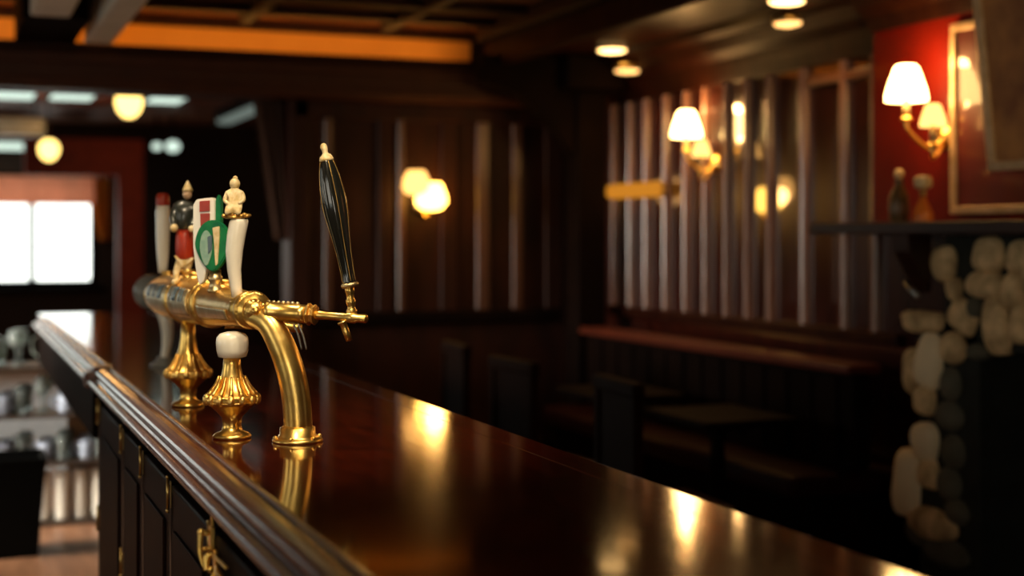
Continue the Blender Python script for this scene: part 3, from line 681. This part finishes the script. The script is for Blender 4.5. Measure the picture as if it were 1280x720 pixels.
# far wall sconce: amber glass
c0 = Vector(((SN*TW + CS*TW*((526-640)/F))/(CS - SN*((526-640)/F)), TW-.16, 1.5+50/F*8.85))
fs = thing('wall_sconce', 'amber glass wall sconce glowing on the dark far wall', 'lamp', (c0.x, TW, c0.z-.1))
MB().lathe([(0, .05), (.01, .05), (.02, .03), (.03, .01)], (c0.x, TW-.034, c0.z-.06), (0, -1, 0), 24).build('wall_plate', M['brass'], fs)
MB().tube([(c0.x, TW-.05, c0.z-.06), (c0.x, TW-.10, c0.z-.13), (c0.x, c0.y, c0.z-.11)], .008, 10).build('arm', M['brass'], fs)
MB().lathe([(0, .03), (.01, .065), (.05, .095), (.09, .092), (.13, .078), (.17, .06)], (c0.x+.015, c0.y, c0.z-.09), (0, 0, 1), 28, flute=(8, .08)).build('lamp_shade', E['amber'], fs)
MB().lathe([(0, .03), (.01, .065), (.05, .082), (.10, .075), (.15, .05)], (c0.x-.085, c0.y-.01, c0.z+.005), (0, 0, 1), 28, flute=(8, .08)).build('lamp_shade', E['shade_small'], fs)
MB().tube([(c0.x, TW-.05, c0.z-.06), (c0.x-.05, TW-.10, c0.z-.07), (c0.x-.085, c0.y-.01, c0.z+.01)], .007, 10).build('arm', M['brass'], fs)
point('sconce_bulb', c0+Vector((0, -.12, .02)), 3.5, WARM, .06, fs)
# amber glow band on the battens, put in as an emissive tube
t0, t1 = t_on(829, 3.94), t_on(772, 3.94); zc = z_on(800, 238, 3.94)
pl_ = thing('amber_glow_tube', 'long low amber tube put in for the glow band on the battens', 'lamp', (4.0, (t0+t1)/2, zc))
MB().tube([(3.90, t0, zc), (3.90, t1, zc)], .046, 16, sub=1).build('glow_tube', E['amberdim'], pl_)
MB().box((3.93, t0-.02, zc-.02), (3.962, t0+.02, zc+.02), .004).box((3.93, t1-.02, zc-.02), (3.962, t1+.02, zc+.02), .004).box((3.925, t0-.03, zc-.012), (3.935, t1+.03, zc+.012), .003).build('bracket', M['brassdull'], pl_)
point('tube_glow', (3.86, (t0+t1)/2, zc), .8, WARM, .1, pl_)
# recessed downlights
dls = [(3.68, 7.66, 'recessed ceiling downlight nearest the dark corner post'), (3.68, 5.76, 'recessed ceiling downlight above the battens at the top edge'), (3.62, 3.8, None), (3.62, 1.9, None)]
for k, (s_, t_, lb) in enumerate(dls):
    if not lb: continue
    d = thing('recessed_downlight', lb, 'light', (s_, t_, 2.62), 'downlights in the soffit')
    MB().lathe([(0, .095), (.004, .098), (.010, .095), (.012, .085)], (s_, t_, 2.62), (0, 0, -1), 36).build('trim_ring', M['brassdull'], d)
    MB().lathe([(0, .083), (.014, .083), (.022, .07), (.025, .01)], (s_, t_, 2.618), (0, 0, -1), 36).build('lens', E['down'], d)
    ld = bpy.data.lights.new('spot', 'SPOT'); ld.energy = 12; ld.spot_size = math.radians(120); ld.spot_blend = .8; ld.color = WARM; ld.shadow_soft_size = .06
    lo = bpy.data.objects.new('spot', ld); COL.objects.link(lo); lo.parent = d; lo.location = (0, 0, -.06)
for x_, y_, lb in ((785, 88, 'small glowing puck disc added on the crown moulding near the dark corner post'), (988, 29, 'small glowing puck disc added on the crown moulding above the battens')):
    t_ = t_on(x_, 3.84); z_ = z_on(x_, y_, 3.84)  # downlight glints on the crown, put in as added glowing discs
    d = thing('glint_disc', lb, 'light', (3.84, t_, z_), 'puck discs added on the crown moulding')
    MB().lathe([(0, .085), (.006, .088), (.03, .088), (.05, .06)], (3.84, t_, z_), (0, 0, 1), 30).build('housing', M['brassdull'], d)
    MB().lathe([(0, .078), (.01, .076), (.016, .05)], (3.84, t_, z_), (0, 0, -1), 30).build('lens', E['glint'], d)
# unseen downlights added above the bar, aimed to brighten the beer tower
for (s_, t_, e_) in ((.10, 1.7, 150), (.95, 2.2, 60), (.25, 3.6, 75)):
    d = thing('recessed_downlight', 'added unseen ceiling downlight over the bar, aimed at the beer tower', 'light', (s_, t_, CEIL), 'added downlights over the bar')
    MB().lathe([(0, .075), (.004, .078), (.010, .075), (.012, .065)], (s_, t_, CEIL), (0, 0, -1), 36).build('trim_ring', M['brassdull'], d)
    MB().lathe([(0, .063), (.014, .063), (.020, .05), (.023, .01)], (s_, t_, CEIL-.002), (0, 0, -1), 36).build('lens', E['down'], d)
    ld = bpy.data.lights.new('spot', 'SPOT'); ld.energy = e_; ld.spot_size = math.radians(54); ld.spot_blend = .9; ld.color = (1, .80, .52); ld.shadow_soft_size = .07
    lo = bpy.data.objects.new('spot', ld); COL.objects.link(lo); lo.parent = d; lo.location = (0, 0, -.06)
    lo.rotation_euler = (Vector((.55, 3.2, 1.2)) - Vector((s_, t_, CEIL))).to_track_quat('-Z', 'Y').to_euler()
# pendants in the next room
def pendant(x, y, Y, r, label):
    c_ = px(x, y, Y); d = thing('pendant_lamp', label, 'lamp', (c_.x, c_.y, CEIL), 'glass pendants in the next room')
    MB().tube([(c_.x, c_.y, CEIL), (c_.x, c_.y, c_.z+r)], .006, 8, sub=1).build('cord', M['dark'], d)
    MB().lathe([(0, .05), (.012, .05), (.03, .02)], (c_.x, c_.y, CEIL), (0, 0, -1), 20).build('ceiling_rose', M['brassdull'], d)
    MB().lathe([(0, r*.15), (r*.1, r*.45), (r*.5, r*.82), (r*1.1, r), (r*1.6, r*.92), (r*1.95, r*.6), (r*2.1, r*.3)], (c_.x, c_.y, c_.z-r*1.1), (0, 0, 1), 28).build('glass_globe', E['globe'], d)
    point('globe_bulb', (c_.x, c_.y-.25, c_.z), 13, (1, .45, .12), .1, d)
pendant(161, 129, 10.4, .100, 'larger glowing globe pendant in the next room')
pendant(61, 187, 13.2, .095, 'smaller glowing globe pendant nearer the far windows')
# ceiling troffers in the next room
def troffer(x0, x1, y, wy, label, m='troffer', z=CEIL-.012, rot=False):
    Yn = (z-EYE)*F/(HY-(y-wy/2)); Yf = (z-EYE)*F/(HY-(y+wy/2))
    a = px(x0, y, (Yn+Yf)/2); b = px(x1, y, (Yn+Yf)/2)
    dep = abs(Yf-Yn)/2
    d = thing('ceiling_light', label, 'light', ((a.x+b.x)/2, (a.y+b.y)/2, z), 'rows of ceiling lights in the next room')
    x_0, x_1 = min(a.x, b.x), max(a.x, b.x); yc = (a.y+b.y)/2
    MB().box((x_0-.03, yc-dep-.03, z-.03), (x_1+.03, yc+dep+.03, z+.012), .004).build('housing', M['dark'], d)
    MB().box((x_0, yc-dep, z-.038), (x_1, yc+dep, z-.029), .002).build('lens', E[m], d)
troffer(-40, 44, 113, 11, 'ceiling light at the left edge of the nearer row')
troffer(64, 118, 115, 11, 'ceiling light just left of the larger globe pendant')
troffer(186, 230, 120, 9, 'ceiling light just right of the larger globe pendant')
troffer(-10, 38, 179, 9, 'dim ceiling light at the left of the farther row', 'troffer', 2.50)
troffer(72, 106, 180, 8, 'dim ceiling light right of the smaller globe pendant', 'troffer', 2.50)
for x_, rr_x, lb in ((196, .050, 'small round light left of a pair in the dark doorway'), (216, .075, 'larger round light right of a pair in the dark doorway')):
    c_ = px(x_, 183, 15.2)
    d = thing('ceiling_light', lb, 'light', c_, 'pair of round lights in the doorway')
    MB().ball(c_, (rr_x, rr_x, rr_x*.8), 18, 12).build('lens', E['troffer'], d)
    MB().tube([c_+Vector((0, 0, rr_x*.7)), (c_.x, c_.y, CEIL)], .012, 8, sub=1).build('stem', M['dark'], d)
a = px(352, 124, 12.2); b = px(295, 150, 14.8)
d = thing('ceiling_light', 'long slanting dim strip light seen through the dark doorway', 'light', ((a+b)/2).xy.to_3d()+Vector((0, 0, CEIL)), None)
MB().box((a.x-.07, min(a.y, b.y), 2.66), (a.x+.07, max(a.y, b.y), 2.705), .01).build('lens', E['trofferdim'], d)
MB().box((a.x-.09, min(a.y, b.y)-.03, 2.705), (a.x+.09, max(a.y, b.y)+.03, 2.80), .01).build('housing', M['dark'], d)
a = px(22, 158, 13.5)
d = thing('ceiling_vent', 'dull grey boxed vent hanging above the smaller pendant', 'vent', a)
MB().box((a.x-.28, a.y-.2, a.z-.09), (a.x+.24, a.y+.2, a.z+.07), .015).build('housing', M['greyball'], d)
MB().box((a.x-.24, a.y-.212, a.z-.05), (a.x+.20, a.y-.2, a.z-.035), .002).box((a.x-.24, a.y-.212, a.z+.0), (a.x+.20, a.y-.2, a.z+.015), .002).build('grille', M['steel'], d)
MB().tube([(a.x-.2, a.y, a.z+.06), (a.x-.2, a.y, CEIL)], .01, 8, sub=1).tube([(a.x+.16, a.y, a.z+.06), (a.x+.16, a.y, CEIL)], .01, 8, sub=1).build('hanger', M['dark'], d)

# ------------------------------------------------------------------ curtains in the next room
def drape(x0, x1, y0, y1, Y, label, m, sw=.0, name='curtain', amp=.03):
    a = px(x0, y0, Y); b = px(x1, y1, Y)
    def fn(i, j):
        z = a.z + (b.z-a.z)*j
        pinch = 1-.75*sw*j
        if sw > 0: x = b.x + (a.x-b.x)*(1-i)*pinch
        else: x = a.x + (b.x-a.x)*i
        return (x, min(a.y, b.y) + amp*math.sin(i*26) + amp*.3*math.sin(j*5), z)
    return tag(MB().sheet(fn, 60, 12, .006).build(name, m), label, name)
drape(-90, 118, 221, 256, 16.0, 'dusty pink valance across the top of the far windows', M['valance'], name='valance')
drape(104, 137, 216, 300, 16.42, 'rust orange curtain gathered beside the far window', M['curtain'], .8)
drape(310, 362, 112, 300, 8.80, 'dim brown curtain gathered at the edge of the dark doorway', mat('dim_brown_curtain', (.06, .02, .006), .8), .8)

# ------------------------------------------------------------------ glass station at the end of the bar well
gs_ = thing('glass_station', 'low open shelf unit full of glassware beyond the bar hatch', 'shelf unit', (.40, 7.85, 0))
X0, X1, T0, T1 = -.45, .93, 7.70, 8.05
tiers = [.33, .58, .83]
MB().box((.60, T1-.02, .02), (X1, T1, .83), .002).build('back_panel', M['shelfwood'], gs_)
for xx in (X0, .03, X1-.02): MB().box((xx, T0, 0), (xx+.02, T1-.02, .812), .002).build('upright', M['shelfwood'], gs_)
for z_ in [.02] + tiers: MB().box((X0, T0, z_-.02), (X1, T1-.02, z_), .002).build('shelf', M['shelfdark'], gs_)
def tumbler(h, r): return [(0, r*.78), (.004, r*.82), (h*.5, r*.92), (h, r), (h+.0005, r-.0025), (h*.5, r*.92-.003), (.012, r*.8-.003), (.011, .001)]
def goblet(h, r): return [(0, r*.85), (.004, r*.8), (.008, .006), (h*.45, .005), (h*.5, r*.5), (h*.62, r*.95), (h*.8, r), (h, r*.85), (h+.0005, r*.85-.002), (h*.8, r-.003), (h*.62, r*.9), (h*.53, .001)]
kinds = [('tumbler', 'clear straight tumbler', lambda: tumbler(.135, .038), M['glass']),
         ('goblet', 'stemmed clear goblet', lambda: goblet(.18, .040), M['glass']),
         ('frosted_pitcher', 'frosted pale glass pitcher', lambda: tumbler(.19, .055), M['frost']),
         ('mug', 'blue-white china mug', lambda: tumbler(.10, .045), M['plate']),
         ('cup_sleeve', 'tall white stack of cups', lambda: [(0, .032)] + [(q*.028+.004+w_, .040-.001*(w_ > .01)+.0015*(w_ > .01)) for q in range(9) for w_ in (0, .02)] + [(.26, .04), (.261, .03)], M['white'])]
protos = {}
def put(kind, x, y, z, label, group):
    if kind not in protos:
        nm, _, pf, m = [k for k in kinds if k[0] == kind][0]
        g = MB().lathe(pf(), (x, y, z), (0, 0, 1), 24)
        if kind in ('mug', 'frosted_pitcher'):
            rr = .045 if kind == 'mug' else .055; hh_ = .10 if kind == 'mug' else .19
            g.tube([(x-rr*.85, y, z+hh_*.8), (x-rr*1.5, y, z+hh_*.7), (x-rr*1.5, y, z+hh_*.35), (x-rr*.8, y, z+hh_*.2)], .005, 8)
        o = g.build(nm, m); protos[kind] = o
    else:
        o = protos[kind].copy(); COL.objects.link(o); o.location = (x, y, z)
    o.location = (x, y, z)
    return tag(o, label, 'glass' if kind in ('tumbler', 'goblet') else kind.split('_')[0], group)
rowplan = [(.0205, ['cup_sleeve'], 'white stack of cups on the bottom shelf of the glass station', 'cup stacks on the bottom shelf'),
           (.3305, ['mug', 'tumbler'], None, None), (.5805, ['mug', 'tumbler', 'goblet'], None, None), (.8305, ['frosted_pitcher', 'tumbler', 'goblet'], None, None)]
nm_shelf = {0: 'bottom', 1: 'second', 2: 'third', 3: 'top'}
desc = {k[0]: k[1] for k in kinds}
for ri, (zz, ks, lb, gr) in enumerate(rowplan):
    x = X0 + .09; k = 0
    while x < X1 - .08:
        kd = ks[k % len(ks)] if ri else 'cup_sleeve'
        st = {'frosted_pitcher': .17, 'cup_sleeve': .092}.get(kd, .145 if ri == 3 and kd == 'goblet' else .102)
        if ri == 3 or not (-.07 < x < .14):
            lab = '%s standing on the %s shelf of the glass station' % (desc[kd], nm_shelf[ri])
            grp = '%ss on the %s shelf' % (kd.replace('_', ' '), nm_shelf[ri])
            put(kd, x, T0+.085+.02*random.random(), zz, lab, grp)
            if kd != 'frosted_pitcher' and ri and (ri == 3 or not -.08 < x < .14) and x < .84: put(kd, x+.03, T0+.25, zz, lab+', back row', grp+', back row')
        x += st; k += 1
# black bin on the floor of the bar well
b0 = px(4, 692, 6.72); bn = thing('black_bin', 'black open-topped plastic bin on the floor of the bar well', 'bin', (b0.x, b0.y, 0))
g = MB(); t = bmesh.new()
def rr_(hx, hy, z): return [t.verts.new((b0.x+sx*hx, b0.y+sy*hy, z)) for sx, sy in ((-1, -1), (1, -1), (1, 1), (-1, 1))]
R0, R1, R2, R3 = rr_(.15, .13, 0.001), rr_(.185, .16, .46), rr_(.175, .15, .46), rr_(.14, .12, .02)
for A, B in ((R0, R1), (R1, R2), (R2, R3)):
    for k in range(4): t.faces.new((A[k], A[(k+1) % 4], B[(k+1) % 4], B[k]))
t.faces.new(R0[::-1]); t.faces.new(R3)
g._add(t, Matrix(), False).build('tub', M['rubber'], bn)
g = MB()
for sx_, sy_, ex, ey in ((-.19, -.165, .19, -.15), (-.19, .15, .19, .165), (-.19, -.15, -.175, .15), (.175, -.15, .19, .15)):
    g.box((b0.x+sx_, b0.y+sy_, .445), (b0.x+ex, b0.y+ey, .465), .003)
g.build('rim', M['rubber'], bn)

# ------------------------------------------------------------------ banquette, chairs, table
bq = thing('banquette', 'long oxblood banquette bench with red-brown top rail against the panelled wall', 'bench', (3.7, 6.6, 0))
MB().box((3.40, 5.15, .0), (3.97, 7.9, .38), .01).build('base', M['dark'], bq)
MB().box((3.32, 5.15, .381), (3.90, 7.9, .48), .03, 3).build('seat', M['leather'], bq)
MB().box((3.62, 5.15, .49), (3.72, 7.9, .905), .02, 3).build('backrest', M['dark'], bq)
g = MB()
for k in range(13): g.box((3.605, 5.25+.2*k, .52), (3.625, 5.28+.2*k, .88), .004)
g.build('back_battens', M['dark'], bq)
MB().box((3.58, 5.13, .905), (3.76, 7.92, .945), .012, 3).build('top_rail', M['benchrail'], bq)
def chair(x, y, rz, label):
    r = thing('pub_chair', label, 'chair', (x, y, 0), 'dark wooden chairs facing the banquette')
    def rb(a, b, bev=.005): return MB().box(Vector(a)+r.location, Vector(b)+r.location, bev)
    rb((-.22, -.21, .43), (.22, .21, .47), .015).build('seat', M['leather'], r)
    for a, b, c_, d_ in ((-.21, -.20, -.17, -.16), (.17, -.20, .21, -.16)): rb((a, b, 0), (c_, d_, .43)).build('leg', M['chair'], r)
    for a in (-.21, .17): rb((a, .17, 0), (a+.04, .21, .94)).build('leg', M['chair'], r)
    rb((-.17, .175, .56), (.17, .20, .90)).build('back_panel', M['chair'], r)
    rb((-.22, .165, .89), (.22, .215, .95), .012).build('top_rail', M['chair'], r)
    rb((-.17, -.19, .18), (.17, -.17, .21), .003).build('stretcher', M['chair'], r)
    r.rotation_euler.z = rz; return r
ch1 = chair(0, 0, 0, 'x'); 
def placed(c, x, y, rz, lb): c.location = (x, y, 0); c.rotation_euler.z = rz; c['label'] = lb; return c
placed(ch1, 2.62, 6.9, 1.5, 'dark panel-backed chair farthest from the camera, facing the bench')
placed(copy_tree(ch1), 2.55, 5.95, 1.65, 'dark panel-backed chair in the middle, facing the bench')
placed(copy_tree(ch1), 2.60, 4.95, 1.5, 'dark panel-backed chair nearest the stone fireplace')
for ty, lb in ((6.4, 'small dark pedestal table farther along the banquette'), (5.4, 'small dark pedestal table nearer the fireplace')):
    tb_ = thing('pub_table', lb, 'table', (3.12, ty, 0), 'tables along the banquette')
    MB().box((2.88, ty-.28, .70), (3.34, ty+.28, .735), .012, 3).build('table_top', M['dark'], tb_)
    MB().lathe([(.03, .035), (.1, .03), (.4, .04), (.6, .03), (.70, .06)], (3.10, ty, 0), (0, 0, 1), 20).build('pedestal', M['dark'], tb_)
    MB().lathe([(0, .19), (.02, .19), (.035, .05)], (3.10, ty, 0), (0, 0, 1), 28).build('foot', M['dark'], tb_)

# ------------------------------------------------------------------ fireplace
FS = 3.52
fp = thing('stone_fireplace', 'rounded river-stone fireplace with a black firebox under the mantel', 'fireplace', (3.8, 3.6, 0))
TL = t_on(1137, FS); TLu = t_on(1172, FS); TB_ = t_on(1216, FS)
MB().box((FS+.03, TB_, 0), (XR-.03, TL-.02, 1.20), .01).box((FS+.03, 1.6, 1.08), (XR-.03, TLu, 1.50), .01).box((FS+.03, 1.6, 0), (XR-.03, 2.6, 1.08), .01).box((XR-.12, 2.6, 0), (XR-.03, TB_, 1.08)).build('mortar_core', M['mortar'], fp)
def pebble(g, c0_, r, rot):
    t = bmesh.new(); bmesh.ops.create_uvsphere(t, u_segments=22, v_segments=16, radius=1.0)
    ph = random.random()*6
    for v in t.verts:
        n_ = v.co.copy(); p_ = 2.8; q_ = (abs(n_.x)**p_+abs(n_.y)**p_+abs(n_.z)**p_)**(-1/p_)
        v.co = n_*q_*(1+.05*math.sin(3*n_.y+ph)+.05*math.sin(4*n_.z+2*ph))
    g._add(t, Matrix.Translation(c0_) @ rot.to_4x4() @ Matrix.Diagonal((*r, 1)), True)
def cobbles(regions, name, m):
    g = MB()
    for (c0_, ry, rz, tilt) in regions:
        rot = Matrix.Rotation(math.radians(tilt), 3, 'X')
        pebble(g, c0_, (.050, ry, rz), rot)
    return g.build(name, m, fp)
def cb_(x, y, w_, h_, tilt=0, s_=FS+.04):   # stone centred at this place on the chimney face
    t = t_on(x, s_); Y = SN*s_ + CS*t; k = Y/F
    return (Vector((s_, t, EYE+(HY-y)*k)), w_*k*.5/ .80*1.28, h_*k*.5*1.16, tilt)
stA = [cb_(1240, 319, 38, 38), cb_(1286, 322, 40, 40), cb_(1236, 356, 42, 34), cb_(1272, 365, 26, 42), cb_(1184, 330, 28, 42), cb_(1198, 362, 16, 26),
       cb_(1209, 396, 32, 36, 30), cb_(1250, 407, 28, 72, -12), cb_(1280, 405, 22, 44), cb_(1158, 402, 50, 24), cb_(1197, 435, 28, 36),
       cb_(1160, 500, 28, 30), cb_(1166, 592, 22, 36), cb_(1170, 655, 60, 36), cb_(1144, 462, 18, 50, 8), cb_(1300, 350, 30, 40), cb_(1305, 400, 26, 40)]
stB = [cb_(1166, 452, 30, 66, 10), cb_(1160, 552, 32, 46), cb_(1138, 605, 32, 74, 6)]
stC = [cb_(1192, 480, 26, 40), cb_(1190, 520, 36, 34), cb_(1195, 565, 30, 40), cb_(1190, 605, 30, 40), cb_(1200, 640, 30, 30), cb_(1150, 660, 30, 40), cb_(1185, 690, 60, 34), cb_(1225, 440, 24, 20), cb_(1222, 385, 14, 30)]
cobbles(stA, 'tan_stones', M['stone']); cobbles(stB, 'pale_stones', M['stone2']); 
M['stone3'] = mat('grey_green_stone', (0.13, 0.12, 0.085), 0.8, c2=(0.08, 0.075, 0.05), bump=.3)
g = MB()
for c_, ry, rz, tl in stC: g.ball(c_, (.045, ry, rz), 18, 12, Matrix.Rotation(math.radians(tl), 3, 'X'))
for t_ in range(12):
    for z_ in range(3): g.ball((FS+.05, 1.75+.16*t_+.05*(z_ % 2), 1.15+.13*z_), (.05, .085, .065), 14, 10)
for z_ in range(10):
    for t_ in range(6): g.ball((FS+.05, 1.7+.16*t_, .06+.11*z_), (.05, .08, .06), 14, 10)
g.build('dark_stones', M['stone3'], fp)
MB().box((FS-.25, 1.5, 0), (XR-.03, TL-.03, .10), .015).box((FS+.05, 2.6, .101), (XR-.12, TB_, .12)).build('hearth', M['mortar'], fp)
# iron fire tools standing in front of the firebox
mn = thing('mantel_shelf', 'thick dark oak mantel shelf over the stone fireplace', 'shelf', (3.7, 3.6, 1.50))
TM = t_on(1010, 3.40)
MB().box((3.40, 1.5, 1.507), (3.815, TM, 1.555), .008, 3).build('board', M['mantel'], mn)
MB().box((3.82, 5.43, 1.507), (3.995, TM, 1.555), .004).build('return_board', M['mantel'], mn)
g = MB()
for t_ in (TLu+.10, 1.9): MB().extrude([(3.53, 1.506), (3.42, 1.506), (3.43, 1.44), (3.48, 1.36), (3.53, 1.28)], t_-.05, t_+.05).build('corbel', M['mantel'], mn)
MB().tube([(3.47, TLu+.13, 1.32), (3.45, TLu+.03, 1.27)], .012, 10, sub=1).build('iron_hook', M['steel'], mn)
# mantel ornaments
q = Vector((3.58, t_on(1124, 3.58), 1.556))
bo = thing('glazed_bottle', 'brown glazed bottle with pale stopper on the mantel', 'bottle', q)
MB().lathe([(0, .034), (.006, .038), (.06, .042), (.11, .036), (.145, .018), (.165, .015), (.170, .017), (.175, .015)], q, (0, 0, 1), 28).build('body', M['bottle'], bo)
MB().ball(q+Vector((0, 0, .195)), (.020, .020, .022), 18, 12).build('stopper', M['cream'], bo)
q = Vector((3.58, t_on(1154, 3.58), 1.556))
ol = thing('oil_lamp', 'small orange glass oil lamp with pale shade on the mantel', 'lamp', q)
MB().lathe([(0, .040), (.005, .042), (.03, .040), (.06, .028), (.085, .016), (.10, .014)], q, (0, 0, 1), 28).build('font', M['orangeglass'], ol)
MB().lathe([(.10, .012), (.115, .014), (.128, .012)], q, (0, 0, 1), 20).build('neck', M['brassdull'], ol)
MB().lathe([(.13, .022), (.14, .034), (.16, .036), (.178, .032), (.182, .02)], q, (0, 0, 1), 28).build('lamp_shade', M['cream'], ol)
# pictures over the mantel
W3 = 3.82
t1 = t_on(1190, W3-.02); zb = z_on(1190, 268, W3-.02)
pc = thing('framed_picture', 'large dark red picture in thin gilt frame over the mantel', 'picture', (W3, t1-.7, zb))
t2 = t1-1.5; zt = 2.36
MB().box((W3-.020, t2+.02, zb+.02), (W3-.012, t1-.02, zt-.02), 0).build('print', M['picture'], pc)
fr = MB()
for a, b in (((t2, zb), (t1, zb+.032)), ((t2, zt-.032), (t1, zt)), ((t1-.032, zb+.032), (t1, zt-.032)), ((t2, zb+.032), (t2+.032, zt-.032))):
    fr.box((W3-.034, a[0], a[1]), (W3-.002, b[0], b[1]), .005, 3)
fr.build('frame', M['frame'], pc)
# smaller picture hanging in front, leaning forwards
sB = 3.70; t1 = t_on(1238, sB); zb = z_on(1238, 214, sB)
p2 = thing('framed_picture', 'gilt-framed amber picture leaning forward at the right edge', 'picture', (sB, t1-.3, zb))
tilt = Matrix.Translation((sB, 0, zb)) @ Matrix.Rotation(math.radians(-6.5), 4, 'Y') @ Matrix.Translation((-sB, 0, -zb))
t2 = t1-.62; zt = zb+.78
fr = MB()
for a, b in (((t2, zb), (t1, zb+.035)), ((t2, zt-.035), (t1, zt)), ((t1-.042, zb+.035), (t1, zt-.035)), ((t2, zb+.035), (t2+.042, zt-.035))):
    fr.box((sB-.015, a[0], a[1]), (sB+.015, b[0], b[1]), .005, 3, tilt)
fr.build('frame', M['frame'], p2)
MB().box((sB+.000, t2+.03, zb+.03), (sB+.010, t1-.03, zt-.03), 0, 2, tilt).build('print', M['picture2'], p2)
MB().tube([(sB+.01, t1-.3, zb+.4), (W3-.035, t1-.3, zb+.5)], .006, 8, sub=1).build('hanging_hook', M['steel'], p2)
# gilt batten frame left of the sconce on the red wall
